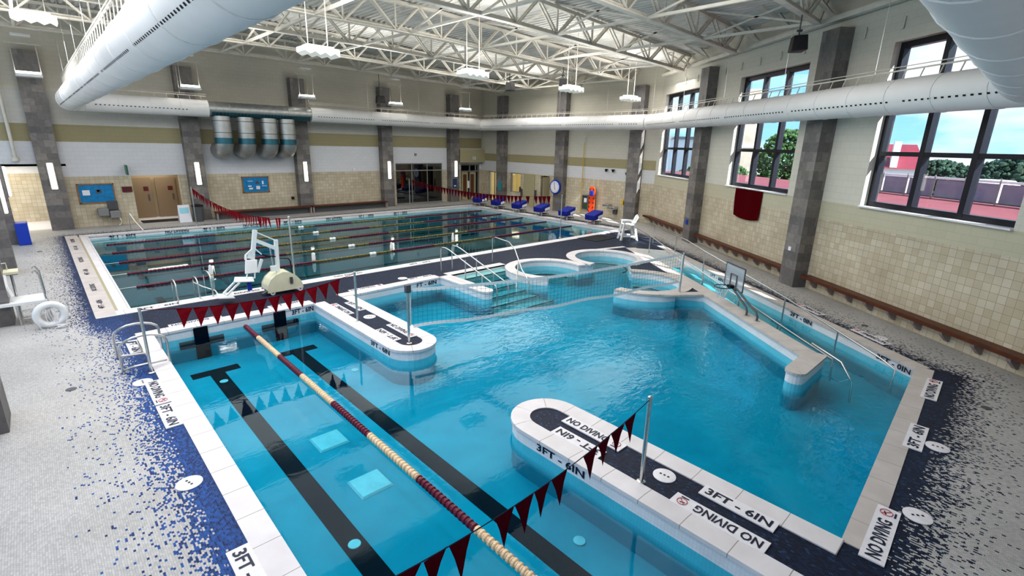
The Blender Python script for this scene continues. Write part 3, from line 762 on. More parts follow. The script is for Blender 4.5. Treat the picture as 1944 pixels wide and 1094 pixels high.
# double door
t = thing('door_1', None, None, (27.0, 33.98, 0)); t['kind'] = 'structure'
mb = MB()
for x in (-.98, -.02, .62, .95): mb.box(x-.04, -.05, 0, x+.04, .05, 2.9)
mb.box(-1, -.05, 2.35, 1, .05, 2.45); mb.box(-1, -.05, 2.88, 1, .05, 3.0); mb.build('door_frame', M['gray'], t)
for x, m_ in ((-.5, 'brown'), (.3, 'brown')):
    d = MB().box(x-.36, -.02, 0.02, x+.30, .03, 2.33).build('door_leaf', M['buff'], t)
    MB().box(x-.22, -.03, .3, x+.14, -.021, 2.15).build('door_glass', M[m_], d)
MB().box(-.28, -.045, 1.0, -.06, -.03, 1.6).build('notice', M['paper'], t)
tag(MB().box(25.55, 33.4, 3.15, 28.2, 33.9, 4.2).build('trim_30', M['buff']), kind='structure')
e = thing('exit_sign', 'small green EXIT sign above the corner double door', 'sign', (27.0, 33.38, 3.5))
MB().box(-.17, -.03, -.11, .17, 0, .11).build('sign_box', M['paper'], e); lettering('EXIT', .13, mat('exit_green', (.02, .3, .1), .5), e, (0, -.034, 0), .27, (pi/2, 0, 0))
# office windows (end wall)
for k, (y0, y1, z0, z1) in enumerate(((31.45, 32.85, .02, 2.45), (28.9, 30.15, .95, 2.47))):
    t = thing('window_%d' % (5+k), None, None, (XW2+.05, (y0+y1)/2, 0)); t['kind'] = 'structure'; h = (y1-y0)/2
    mb = MB()
    for y in ([-h+.03, 0, h-.03] if k == 0 else [-h+.03, h-.03]): mb.box(-.04, y-.03, z0, .04, y+.03, z1)
    for z in (z0+.03, z1-.03): mb.box(-.04, -h, z-.03, .04, h, z+.03)
    mb.build('window_frame', M['gray'], t); MB().box(0, -h, z0, .01, h, z1).build('pane', M['glass'], t)
d = thing('office_desk', 'desk with equipment inside the lit office window', 'desk', (29.75, 30.5, 0))
MB().box(-.4, -.9, .7, .4, .9, .75).build('desk_top', M['brown'], d); MB().box(-.38, -.88, 0, .38, -.8, .7).build('side_panel', M['brown'], d); MB().box(-.38, .8, 0, .38, .88, .7).build('side_panel', M['brown'], d)
MB().box(-.1, -.5, .76, .1, .1, 1.25).build('monitor', M['black'], d)
tag(MB().box(31.6, 28.7, 0, 31.95, 30.6, 2.4).build('office_shelf', M['doorp']), 'brown wooden cupboard inside the office behind the lit window', 'cupboard')
t = thing('office_chair', 'dark red upholstered chair inside the lit office', 'chair', (29.0, 29.2, 0))
MB().box(-.25, -.25, .45, .25, .25, .55).build('seat', M['darkred'], t); MB().box(.2, -.25, .6, .28, .25, 1.3).build('backrest', M['darkred'], t); MB().lathe([(.25, 0), (.04, .06), (.03, .45)], n=10).build('base', M['black'], t)
# open door on end wall
t = thing('door_2', None, None, (XW2, 25.85, 0)); t['kind'] = 'structure'
MB().box(-.7, -.04, 0.01, .0, .0, 2.38).build('door_leaf', M['buff'], t); MB().box(-.02, .0, 0, .05, .06, 2.42).build('door_frame', M['gray'], t)
# lit end wall panels: grey frame door slab at Y 28.2-27.7
tag(MB().box(28.12, 27.35, 0, 28.2, 28.55, 2.47).build('trim_31', M['buff']), kind='structure')
# ------------------------------------------------------------------ roof
XB = [(-9, 9.92), (15, 9.90), (28.6, 9.25)]
def zroof(x):
    for (a, za), (b, zb) in zip(XB, XB[1:]):
        if x <= b: return za+(zb-za)*(x-a)/(b-a)
    return XB[-1][1]
def zbot(x): return 8.80 if x < 13 else 8.80-(x-13)*.022
mb = MB(); prof = []
x = -9.2
while x < 28.4:
    for dx, dz in ((0, 0), (.10, 0), (.13, .075), (.23, .075)): prof.append((x+dx, zroof(x+dx)+dz))
    x += .26
vs = []; fs = []
for i, (x, z) in enumerate(prof): vs += [(x, max(-3, (.8*x-NW)/.6-.45), z), (x, YW1+.1, z)]
for i in range(len(prof)-1): fs.append((2*i, 2*i+2, 2*i+3, 2*i+1))
mb.add(vs, fs); struct(mb.build('ceiling', M['deckroof'], recalc=False))
TY = [2.2, 6.3, 10.3, 14.3, 18.7, 22.6, 26.5, 30.3]
tl = ['nearest', 'second', 'third', 'fourth', 'fifth', 'sixth', 'seventh', 'farthest']
for k, y in enumerate(TY):
    xe = min(XW2-.25, (NW-.15+.6*y)/.8); x0 = -2.8
    t = thing('roof_truss', 'cream steel roof truss spanning the hall, %s of eight from the viewer' % tl[k], 'truss', (x0, y, zbot(x0)), 0, None)
    tc = MB(); xs = [x0, 13, xe]
    for a, b in zip(xs, xs[1:]):
        if b > a: tc.bar((a, y, zroof(a)-.09), (b, y, zroof(b)-.09), .2, .12)
    tc.build('top_chord', M['truss'], t, world=True)
    bc = MB(); xe2 = xe-.6
    for a, b in zip([x0, 13, xe2], [13, xe2]):
        if b > a:
            bc.bar((a, y, zbot(a)), (b, y, zbot(b)), .24, .05); bc.bar((a, y, zbot(a)+.07), (b, y, zbot(b)+.07), .07, .12)
    bc.build('bottom_chord', M['truss'], t, world=True)
    wb = MB(); pw = 2.15; n = int((xe2-x0)/pw); pw = (xe2-x0)/n
    for i in range(n):
        a = x0+i*pw; m_ = a+pw/2; b = a+pw
        for o_ in (-.075, .075):
            wb.bar((a, y+o_, zroof(a)-.1), (m_, y+o_, zbot(m_)), .06, .06); wb.bar((m_, y+o_, zbot(m_)), (b, y+o_, zroof(b)-.1), .06, .06)
        wb.bar((m_, y, zbot(m_)), (m_, y, zroof(m_)-.1), .06)
    wb.bar((xe2, y, zbot(xe2)), (xe, y, zroof(xe)-.1), .09)
    wb.build('web', M['truss'], t, world=True)
# purlin braces running across the trusses
XBR = [.4, 4.2, 8.0, 11.8, 15.6, 19.4, 23.2, 26.6]
for k, x in enumerate(XBR):
    ylo = max(-1, (.8*x-NW)/.6+.4); ys = [y for y in TY if y > ylo]
    t = thing('cross_bracing', 'line of cream cross bracing tying the roof trusses together, %s from the left' % ['first', 'second', 'third', 'fourth', 'fifth', 'sixth', 'seventh', 'eighth'][k], 'bracing', (x, ys[0], 9.))
    mb = MB(); mb.bar((x, ys[0], zbot(x)+.03), (x, ys[-1], zbot(x)+.03), .09)
    mb.build('tie_rod', M['truss'], t, world=True)
    mb = MB()
    for a, b in zip(ys, ys[1:]):
        mid = (a+b)/2
        mb.bar((x, a, zbot(x)), (x, b, zroof(x)-.05), .06); mb.bar((x, a, zroof(x)-.05), (x, b, zbot(x)), .06)
    mb.build('diagonal', M['truss'], t, world=True)
# eave beam on the window wall
t = thing('eave_beam', 'cream steel eave beam along the top of the window wall', 'beam', (*ns(NW-.35, 10), 8.6))
a, b = ns(NW-.3, -1), ns(NW-.3, S1-.5)
MB().bar((*a, 8.75), (*b, 8.72), .2, .16).build('beam', M['truss'], t, world=True)
mb = MB()
for s in [2+i*2.05 for i in range(14)]:
    p = ns(NW-.32, s); q = ns(NW-.32, s+1.0); r = ns(NW-1.4, s+.5)
    mb.bar((*p, 8.8), (*q, zroof(q[0])), .07); mb.bar((*r, zroof(r[0])), (*p, 8.8), .08)
mb.build('strut', M['truss'], t, world=True)
mb = MB(); t = thing('wall_conduit', 'run of grey conduit and small anchors high on the window wall', 'conduit', (*ns(NW-.03, 10), 8.0))
for s in [8.5+1.35*i for i in range(15)]:
    p = ns(NW-.04, s); mb.bar((*p, 8.0), (*p, 8.3), .03); mb.bar((*ns(NW-.04, s), 8.0), (*ns(NW-.04, s+.1), 8.0), .03)
mb.build('anchor', M['truss'], t, world=True)

# ------------------------------------------------------------------ ducts
def offs(p, d): return p
DR = .44; DZ = 6.12
def duct_run(name, label, p0, p1, r=DR, seams=1.25, slots=True, side=None, mt='duct', slotstep=.17, rail=True, nseg=32, slot_ang=-.25, rh=.2, ro=.05, sw_=1.):
    a = Vector(p0); b = Vector(p1); d = (b-a); Ln = d.length; d.normalize()
    t = thing(name, label, 'duct', tuple(a))
    pts = [a, b]; sm = MB().tube(pts, r, nseg, cap=False); k = int(Ln/seams)
    h = Vector((-d.y, d.x, 0))
    if side is not None and h.dot(Vector(side)) < 0: h = -h
    for i in range(k+1):
        c = a+d*(i*Ln/k)
        sm.tube([c+(h*cos(q)+Vector((0, 0, 1))*sin(q))*(r+.004) for q in [2*pi*j/24 for j in range(24)]], .012, 4, closed=True)
    sm.build('duct_tube', M[mt], t, world=True, smooth=True)
    if slots:
        sl = MB(); s_ = .4
        while s_ < Ln-.4:
            if (s_ % 4.3) > .35:
                c = a+d*s_; o = h*cos(slot_ang)+Vector((0, 0, 1))*sin(slot_ang); tn_ = -h*sin(slot_ang)+Vector((0, 0, 1))*cos(slot_ang)
                q = c+o*(r+.004)
                sl.add([q-d*.035*sw_-tn_*.02*sw_, q+d*.035*sw_-tn_*.02*sw_, q+d*.035*sw_+tn_*.02*sw_, q-d*.035*sw_+tn_*.02*sw_], [(0, 1, 2, 3)])
            s_ += slotstep
        sl.build('air_slots', M['slot'], t, world=True, recalc=False)['kind'] = 'stuff'
    if rail:
        rl = MB(); up = Vector((0, 0, 1))
        q0 = a+up*(r+rh)+h*ro; q1 = b+up*(r+rh)+h*ro
        rl.bar(q0, q1, .035); rl.bar(q0+up*.09, q1+up*.09, .02)
        rl.build('hanging_rail', M['truss'], t, world=True)
        n = min(98, int(Ln/.5)); hm = None
        for i in range(n):
            c = d*((i+.5)*Ln/n)
            if hm is None:
                o = MB().bar(up*(r-.02)+h*.12, up*(r+rh)+h*ro, .022).build('hanger', M['truss'], t); hm = o.data
            else:
                o = bpy.data.objects.new('hanger', hm); COL.objects.link(o); o.parent = t
            o.location = c
        for i in range(int(Ln/4)+1):
            c = a+d*(min(Ln, i*4.)); MB().bar(c+up*(r+rh), Vector((c.x, c.y, zroof(c.x))), .012).build('hanging_wire', M['steel'], t, world=True)
    return t
YD = 32.45; XD = 26.95; ND_ = NW-.95
pLF = (1.72, YD); cW = ns(ND_, 0)
y23 = (.8*XD-ND_)/.6
duct_run('air_duct', 'white fabric air duct on the far wall left of the bare metal section', (2.3, YD, DZ+.03), (7.5, YD, DZ+.03), side=(0, -1, 0))
duct_run('air_duct', 'bare galvanised duct section above the four drop ducts', (7.5, YD, DZ+.03), (13.1, YD, DZ+.03), r=.40, slots=False, mt='galv', side=(0, -1, 0), rail=False, seams=.35)
mb = MB(); 
t = [o for o in bpy.data.objects if o.get('label', '').startswith('bare galv')][0]
tb_ = MB()
for k in range(30):
    x = 7.62+k*.18
    aa = [-1.25+.17*q for q in range(6)]
    tb_.add([(x, YD-.415*cos(a), DZ+.03+.415*sin(a)) for a in aa]+[(x+.165, YD-.415*cos(a), DZ+.03+.415*sin(a)) for a in aa], [(q, q+1, q+7, q+6) for q in range(5)])
tb_.build('teal_band', M['teal'], t, world=True, recalc=False)
duct_run('air_duct', 'white fabric air duct on the far wall right of the metal section', (13.1, YD, DZ+.03), (XD-.38, YD, DZ+.03), side=(0, -1, 0))
duct_run('air_duct', 'white fabric air duct along the end wall above the lap pool', (XD, YD-.38, DZ), (XD, y23+.2, DZ), side=(-1, 0, 0))
sE = 8.6
pe = ns(ND_, sE+.0)
duct_run('air_duct', 'white fabric air duct running across the three windows', (XD-.12, y23-.16, DZ-.02), (*pe, DZ-.06), side=(-.8, .6, 0), slot_ang=-.35)
# joints
for p, lb in (((XD, YD, DZ), 'duct corner joint above the corner double door'), ((XD, y23, DZ-.01), 'duct corner joint at the sunlit pillar')):
    tag(MB().lathe([(.02, -.46), (.25, -.40), (.40, -.25), (.455, 0), (.40, .25), (.25, .40), (.02, .46)], (0, 0, 0), 28).build('duct_joint', M['duct'], loc=p, smooth=True), lb, 'duct joint')
duct_run('air_duct', 'large white fabric duct coming overhead from the upper left', (1.72, 31.5, DZ+.06), (1.72, -2.5, DZ+.06), r=.45, side=(-1, 0, 0), slot_ang=-.66, slotstep=.15, seams=1.9, nseg=48, rh=.46, ro=.10, sw_=.9)
# elbow at far left
def elbow(label, pts, r, name='duct_elbow', m='duct', n=36, seamstep=3):
    t = thing(name, label, 'duct', pts[0])
    sm = MB().tube(pts, r, n, cap=True)
    for i in range(1, len(pts)-1, seamstep):
        d = (Vector(pts[i+1])-Vector(pts[i-1])).normalized(); u = Vector((0, 0, 1)); u = (u-d*u.dot(d)).normalized(); w = d.cross(u)
        rr = (r[i] if isinstance(r, list) else r)+.003
        sm.tube([Vector(pts[i])+(u*cos(q)+w*sin(q))*rr for q in [2*pi*j/30 for j in range(30)]], .011, 4, closed=True)
    sm.build('bend', M[m], t, world=True, smooth=True)
    return t
elbow('duct elbow at the upper left where the overhead duct meets the far wall run', [(1.72+.6*(1-cos(a)), 31.85+.6*sin(a), DZ+.045) for a in [pi/2*i/8 for i in range(9)]], .45)
# big bend on the right
def bez(p0, p1, p2, p3, n):
    P = [Vector(p) for p in (p0, p1, p2, p3)]
    return [tuple(P[0]*(1-t)**3+P[1]*3*t*(1-t)**2+P[2]*3*t*t*(1-t)+P[3]*t**3) for t in [i/n for i in range(n+1)]]
pz = DZ-.06
e0 = Vector((*ns(ND_, sE+.1), pz))
bp = bez(tuple(e0), (*ns(ND_-.02, sE-.75), pz), (14.3, .63, pz), (12.9, .60, pz), 14)+[(11.4, .59, pz), (10.0, .58, pz), (8.6, .58, pz), (7.2, .58, pz), (5.8, .58, pz), (4.4, .58, pz), (2.5, .58, pz)]
elbow('huge white duct bend at the upper right in front of the near window', bp, [.45]*3+[.45, .46, .47, .48, .49]+[.49]*(len(bp)-8), seamstep=1)
# drop ducts
dd = None
for k, x in enumerate((8.12, 9.33, 10.60, 11.66)):
    lb = 'galvanised drop duct with teal band, %s of four from the left' % ['first', 'second', 'third', 'fourth'][k]
    if dd is None:
        dd = thing('drop_duct', lb, 'duct', (x, YD, 4.3))
        pts = [(0, 0, 1.5), (0, 0, .28)]+[(0, .55-.55*cos(a), -.55*sin(a)+.2) for a in [pi/2*i/6 for i in range(0, 7)]][1:]+[(0, 1.35, -.35)]
        MB().tube(pts, .46, 28).build('bend', M['galv'], dd, smooth=True)
        s_ = MB()
        for z in (1.25, .62): s_.tube([(.465*cos(q), .465*sin(q), z) for q in [2*pi*j/28 for j in range(28)]], .014, 4, closed=True)
        s_.build('seam', M['dgray'], dd)
        MB().lathe([(.468, .02), (.468, .34)], n=28, cap=False).build('teal_band', M['teal'], dd, smooth=True)
    else: dup(dd, (x, YD, 4.3), None, lb)

# ------------------------------------------------------------------ lamps
pn = None
for k, x in enumerate(P1X):
    lb = 'lit pendant floodlight hung before the %s far-wall pillar from the left' % ['first', 'second', 'third', 'fourth', 'fifth'][k]
    if pn is None:
        pn = thing('pendant_light', lb, 'lamp', (x, 32.0, 7.15))
        MB().box(-.45, -.28, -.12, .45, .28, .0).build('housing', M['white'], pn, bevel=.02)
        MB().box(-.40, -.22, .0, .40, .22, .10).build('lens', M['lamp'], pn)
        MB().box(-.6, -.03, 1.22, .6, .03, 1.28).build('cross_bar', M['truss'], pn)
        for s_ in (-.42, .42): MB().bar((s_, 0, 0), (s_, 0, 1.24), .025).build('rod', M['truss'], pn)
        MB().box(-.32, -.2, 1.55, .32, .2, 1.62).build('reflector_panel', M['white'], pn)
    else: dup(pn, (x, 32.0, 7.15), None, lb)
hb = None
for k, (x, y) in enumerate(((.8, 22.4), (6.85, 15.9), (12.8, 15.9), (18.9, 16.2), (25.0, 16.6))):
    zl = 8.0 if k == 0 else 7.15
    if k == 4: x = 24.3
    lb = 'high-bay light with wavy prismatic lens, %s of five across the ceiling from the left' % ['first', 'second', 'third', 'fourth', 'fifth'][k]
    if True:
        hb = thing('high_bay_light', lb, 'lamp', (x, y, zl))
        m_ = MB(); n = 7; w_ = 1.06
        top = []; 
        vs = []; fs = []
        for i in range(n+1):
            xx = -w_/2+w_*i/n; zz = -.08 if i % 2 else .0
            vs += [(xx, -.32, zz), (xx, .32, zz), (xx, -.32, .14), (xx, .32, .14)]
        for i in range(n):
            a = 4*i; b = a+4
            fs += [(a, a+1, b+1, b), (a+2, b+2, b+3, a+3), (a, b, b+2, a+2), (a+1, a+3, b+3, b+1)]
        fs += [(0, 2, 3, 1), (4*n, 4*n+1, 4*n+3, 4*n+2)]
        m_.add(vs, fs).build('prismatic_lens', M['lampdim'], hb)
        MB().box(-.40, -.2, .14, .40, .2, .2).build('lens', M['lamp'], hb)
        for s_ in (-.3, .3): MB().bar((s_, 0, .2), (s_, 0, zroof(x)-zl-.02), .022).build('rod', M['truss'], hb)
sc = None
for k, (x, y, rz, lb) in enumerate([(X+.02, 33.30, 0, 'tall lit wall light on the %s far-wall pillar from the left' % q) for X, q in zip(P1X, ('first', 'second', 'third', 'fourth', 'fifth'))]+[(-.97, 23.8, pi/2, 'tall lit wall light on the arcade pillar at the left edge'), (-.97, 30.3, pi/2, 'tall lit wall light on the far arcade pillar above the blue bin')]):
    if sc is None:
        sc = thing('wall_sconce', lb, 'lamp', (x, y, 2.0))
        MB().box(-.14, .0, 0, .14, .06, 1.3).build('back_plate', M['gray'], sc); MB().box(-.11, -.09, .03, .11, .0, 1.27).build('lens', M['sconce'], sc, bevel=.03)
    else: dup(sc, (x, y, 2.0), rz, lb)
sp = None
for (x, y, z, rz, lb) in ((17.95, 6.3, 7.85, .6, 'black loudspeaker hanging nearest, by the window wall'), (21.1, 18.7, 7.80, .8, 'black loudspeaker hanging above the fourth high-bay light'), (20.9, 22.6, 7.86, .3, 'black loudspeaker hanging left of the one above the high-bay light'), (16.8, 30.3, 7.2, 0, 'small far loudspeaker before the far wall')):
    if True:
        sp = thing('loudspeaker', lb, 'speaker', (x, y, z), rz); K = 1.2 if z > 7.5 else 1.
        MB().add([(-.30, -.24, -.2), (.30, -.24, -.2), (.2, .2, -.22), (-.2, .2, -.22), (-.24, -.2, .24), (.24, -.2, .24), (.17, .17, .22), (-.17, .17, .22)], [(3, 2, 1, 0), (4, 5, 6, 7), (0, 1, 5, 4), (1, 2, 6, 5), (2, 3, 7, 6), (3, 0, 4, 7)]).build('cabinet', M['black'], sp, bevel=.02)
        MB().tube([(0, 0, .24), (0, 0, zbot(x)-z)], .02, 8).build('mounting_pole', M['dgray'], sp); MB().lathe([(.07, .30), (.07, .34)], n=12).build('bracket', M['dgray'], sp)
        kids(sp)[0].scale = (K, K, K)

# ------------------------------------------------------------------ far wall items
def board(x0, x1, z0, z1, label, notes, y=33.88):
    t = thing('notice_board', label, 'notice board', ((x0+x1)/2, y, z0)); w = x1-x0; h = z1-z0
    mb = MB()
    for a in ((-w/2, 0, w/2, .05), (-w/2, h-.05, w/2, h), (-w/2, 0, -w/2+.05, h), (w/2-.05, 0, w/2, h)): mb.box(a[0], -.05, a[1], a[2], 0, a[3])
    mb.build('board_frame', M['oak'], t); MB().box(-w/2+.05, -.02, .05, w/2-.05, 0, h-.05).build('board_panel', M['skyb'], t)
    for (px, pz, pw, ph, m) in notes: MB().box(px-pw/2, -.03, pz-ph/2, px+pw/2, -.02, pz+ph/2).build('notice', M[m], t)
board(1.42, 2.92, 1.2, 2.2, 'large blue notice board in an oak frame on the far wall beside the first pillar', ((-.42, .55, .3, .26, 'paper'), (.1, .6, .22, .2, 'dgray'), (.08, .63, .1, .1, 'paper'), (.5, .6, .3, .3, 'skyb')))
board(9.15, 10.7, 1.4, 2.38, 'smaller blue notice board in an oak frame below the metal ducts', ((-.35, .4, .2, .08, 'paper'), (-.3, .25, .22, .1, 'paper'), (.1, .6, .2, .16, 'dgray'), (.12, .3, .22, .2, 'paper'), (.42, .6, .1, .2, 'paper'), (-.3, .7, .3, .03, 'paper'), (.5, .4, .3, .03, 'paper')))
tag(MB().box(3.25, 33.82, 1.72, 3.68, 33.9, 2.0).build('plaque', M['darkred']), 'small maroon plaque left of the tan doorway', 'sign')
t = thing('drinking_fountain', 'pair of grey wall drinking fountains below the large notice board', 'fountain', (2.6, 33.6, 0))
MB().box(-.55, -.1, .55, -.1, .3, .95).build('basin', M['gray'], t, bevel=.03); MB().box(-.08, -.15, .42, .38, .3, .8).build('basin', M['gray'], t, bevel=.03)
MB().box(-.1, .15, .82, .34, .3, 1.3).build('bottle_filler', M['dgray'], t, bevel=.02)
MB().tube([(.3, .1, .42), (.36, .05, .2), (.28, 0, .06), (.2, -.05, .02)], .02, 6).build('drain_pipe', M['steel'], t)
t = thing('a_frame_sign', 'white A-frame sign with pale blue sheet beside the tan doorway', 'sign', (5.78, 33.15, 0))
MB().add([(-.3, -.2, 0), (.3, -.2, 0), (.28, 0, .95), (-.28, 0, .95), (-.3, -.17, 0), (.3, -.17, 0), (.28, .03, .95), (-.28, .03, .95)], [(0, 1, 2, 3), (7, 6, 5, 4), (0, 4, 5, 1), (1, 5, 6, 2), (2, 6, 7, 3), (3, 7, 4, 0)]).build('front_panel', M['paper'], t)
MB().add([(-.3, .25, 0), (.3, .25, 0), (.28, .03, .95), (-.28, .03, .95)], [(0, 1, 2, 3)]).build('rear_panel', M['paper'], t)
MB().add([(-.23, -.175, .1), (.23, -.175, .1), (.22, -.035, .8), (-.22, -.035, .8)], [(0, 1, 2, 3)]).build('sheet', mat('pale_blue_sheet', (.35, .7, .8), .6), t, recalc=False)
t = thing('litter_bin', 'dark grey round litter bin beside the second far-wall pillar', 'bin', (6.42, 32.95, 0))
MB().lathe([(.24, 0), (.29, .85), (.3, .86)], n=20).build('body', M['dgray'], t, smooth=True); MB().lathe([(.31, .86), (.31, .93), (.1, .99)], n=20).build('lid', M['black'], t)
t = thing('recycling_bin', 'tall blue bin beside the arcade pillar at the left edge', 'bin', (-.82, 29.9, 0))
MB().box(-.2, -.35, 0, .2, .35, .95).build('body', M['blueb'], t, bevel=.03); MB().box(.2, -.3, .1, .215, -.24, .9).build('edge_strip', M['paper'], t)
# flat screen seen edge-on
t = thing('wall_screen', 'thin green-edged wall screen standing out above the tan doorway', 'screen', (3.55, 33.6, 2.65))
MB().box(-.03, -.5, 0, .03, .2, .5).build('panel', mat('green_edge', (.03, .14, .08), .4), t); MB().box(-.02, .2, .2, .02, .3, .3).build('bracket', M['black'], t)
t = thing('standpipe', 'cream vertical pipe on the far wall at the left edge', 'pipe', (-.55, 33.75, 3.4))
MB().tube([(0, 0, .0), (0, 0, 6.3)], .07, 10).build('pipe', M['truss'], t); MB().lathe([(.13, -.05), (.13, .12)], n=12).build('flange', M['truss'], t)
# shower/hose posts by the lap pool
t = thing('grab_rail', 'thin grab rail at the far lap pool edge below the tan doorway', 'rail', (3.2, 31.2, 0))
MB().tube([(-.15, .1, 0), (-.15, .1, .8), (-.1, .0, .9), (.05, -.2, .5), (.3, -.35, .05)], .02, 6).build('rail', M['steel'], t)
# benches on far wall
def wbench(x0, x1, label):
    t = thing('wall_bench', label, 'bench', ((x0+x1)/2, 33.0, 0)); w = x1-x0
    MB().box(-w/2, -.22, .40, w/2, .3, .47).build('seat_board', M['wood'], t)
    MB().box(-w/2, .05, .0, w/2, .12, .40).build('riser', M['dgray'], t)
    n = max(2, int(w/3)+1)
    for i in range(n):
        x = -w/2+.06+(w-.12)*i/(n-1); MB().box(x-.04, -.18, 0, x+.04, .3, .40).build('support', M['ltgray'], t)
wbench(7.3, 12.9, 'long red-brown wall bench under the small notice board')
wbench(12.95, 18.45, 'long red-brown wall bench left of the storefront')
for (x, z, lb, m) in ((12.1, .95, 'small black outlet box right of the small notice board', 'black'), (16.5, 2.72, 'round emergency light above the second far bench', 'paper'), (21.6, 3.75, 'small grey camera above the storefront', 'gray'), (24.9, 2.62, None, None)):
    if lb: tag(MB().cbox((x, 33.86, z), (.16, .1, .16)).build('wall_fitting', M[m], None), lb, 'fitting')
t = thing('wall_sign', 'small blue sign on the fifth far-wall pillar', 'sign', (24.95, 33.34, 1.15)); MB().box(-.2, -.02, 0, .2, .01, .72).build('panel', mat('slate_blue', (.02, .06, .16), .5), t); MB().box(-.1, -.03, .1, .1, -.02, .2).build('notice', M['paper'], t)

# ------------------------------------------------------------------ end wall items
t = thing('pace_clock', 'round white pace clock with blue rim on the end-wall pillar', 'clock', (27.6, 24.75, 1.75), -pi/2)
MB().lathe([(.5, 0), (.52, .05), (.5, .1)], n=32, axis='y').build('rim', M['blueb'], t, smooth=True)
MB().lathe([(.42, -.012), (.42, .0)], n=32, axis='y').build('face', M['paper'], t)
mb = MB()
for k in range(12): a = k*pi/6; mb.bar((.31*sin(a), -.02, .31*cos(a)), (.38*sin(a), -.02, .38*cos(a)), .03, .01)
mb.build('hour_mark', M['navy'], t); mb = MB(); mb.bar((0, -.03, 0), (-.05, -.03, .3), .03, .01); mb.bar((0, -.03, 0), (.05, -.03, -.2), .04, .01); mb.build('hands', M['navy'], t)
t = thing('rescue_board', 'orange rescue board with blue pad standing against the end wall', 'rescue board', (27.95, 21.55, 0), -pi/2)
MB().add([(sx*w, y, z) for y in (-.06, .03) for z, w in ((0, .24), (1.75, .24), (1.98, .16)) for sx in (-1, 1)],
         [(0, 1, 3, 2), (2, 3, 5, 4), (6, 8, 9, 7), (8, 10, 11, 9), (0, 6, 7, 1), (4, 5, 11, 10), (0, 2, 8, 6), (2, 4, 10, 8), (1, 7, 9, 3), (3, 9, 11, 5)]).build('board', M['orange'], t, bevel=.015)
MB().box(-.16, -.12, 1.38, .16, -.06, 1.72).build('head_pad', M['blueb'], t, bevel=.03)
mb = MB()
for z in (.3, .6, .9, 1.2, 1.8):
    for s_ in (-.18, .18): mb.box(s_-.03, -.075, z-.05, s_+.03, -.055, z+.05)
mb.build('hand_slot', M['banner'], t)
t = thing('rescue_pole', 'long yellow rescue pole with hook leaning on the end wall', 'pole', (28.05, 22.6, 0))
MB().tube([(0, 0, .02), (0, 0, 4.9)], .025, 8).build('pole', M['yellow'], t); MB().tube([(0, 0, 4.9), (0, -.05, 5.2), (-.02, -.3, 5.45), (-.02, -.42, 5.38)], .02, 8).build('hook', M['steel'], t)
t = thing('first_aid_case', 'glass-fronted equipment case beside the yellow pole', 'cabinet', (28.1, 22.2, .35), -pi/2)
mb = MB(); mb.box(-.28, -.1, 0, -.22, .1, 1.0); mb.box(.22, -.1, 0, .28, .1, 1.0); mb.box(-.28, -.1, .96, .28, .1, 1.02); mb.box(-.28, -.1, 0, .28, .1, .05); mb.build('case_frame', M['steel'], t)
MB().box(-.22, -.02, .05, .22, .08, .96).build('back_panel', M['dgray'], t); MB().box(-.12, -.06, .5, .12, -.03, .8).build('notice', M['paper'], t); MB().box(-.1, -.06, .15, .15, -.03, .4).build('notice', M['leaf'], t)
t = thing('drinking_fountain', 'twin stainless drinking fountain on the end wall right of the orange board', 'fountain', (27.95, 20.0, 0), -pi/2)
MB().box(-.45, -.25, .75, .0, .22, .95).build('basin', M['steel'], t, bevel=.03); MB().box(.05, -.25, .62, .5, .22, .82).build('basin', M['steel'], t, bevel=.03); MB().box(.25, .0, .3, .5, .2, .62).build('chiller', M['dgray'], t)
for z, y, lb in ((.95, 18.95, 'yellow emergency phone box left of the corner pillar'),):
    t = thing('emergency_phone', lb, 'phone', (28.1, y, z), -pi/2); MB().box(-.18, -.1, 0, .1, .1, .38).build('case', M['yellow'], t); MB().box(-.02, -.14, .05, .06, -.1, .32).build('handset', M['black'], t)
for y, z, lb in ((20.6, 3.05, 'left small black spotlight high on the end wall'), (20.05, 3.05, 'middle small black spotlight high on the end wall'), (18.95, 2.9, 'right black camera high on the end wall near the corner pillar')):
    t = thing('wall_spotlight', lb, 'fitting', (28.05, y, z)); MB().lathe([(.05, 0), (.11, .18)], n=12).build('head', M['black'], t); MB().box(-.02, -.02, .1, .15, .02, .14).build('bracket', M['black'], t)
for y, lb in ((27.2, 'dark door handle plate panel on the end wall left of the passage'), (28.75, 'dark intercom panel right of the office window')):
    tag(MB().box(28.08, y-.09, .6, 28.11, y+.09, 1.3).build('wall_panel', M['dgray']), lb, 'panel')
tag(MB().box(27.72, 30.75, 1.0, 27.745, 31.15, 1.75).build('wall_poster', mat('teal_poster', (.05, .28, .33), .6)), 'small teal poster on the slate pillar between the office windows', 'poster')

# ------------------------------------------------------------------ window wall items
def w3thing(name, label, cat, n, s, z): return thing(name, label, cat, (*ns(n, s), z), atan2(N3[1], N3[0])-pi/2)
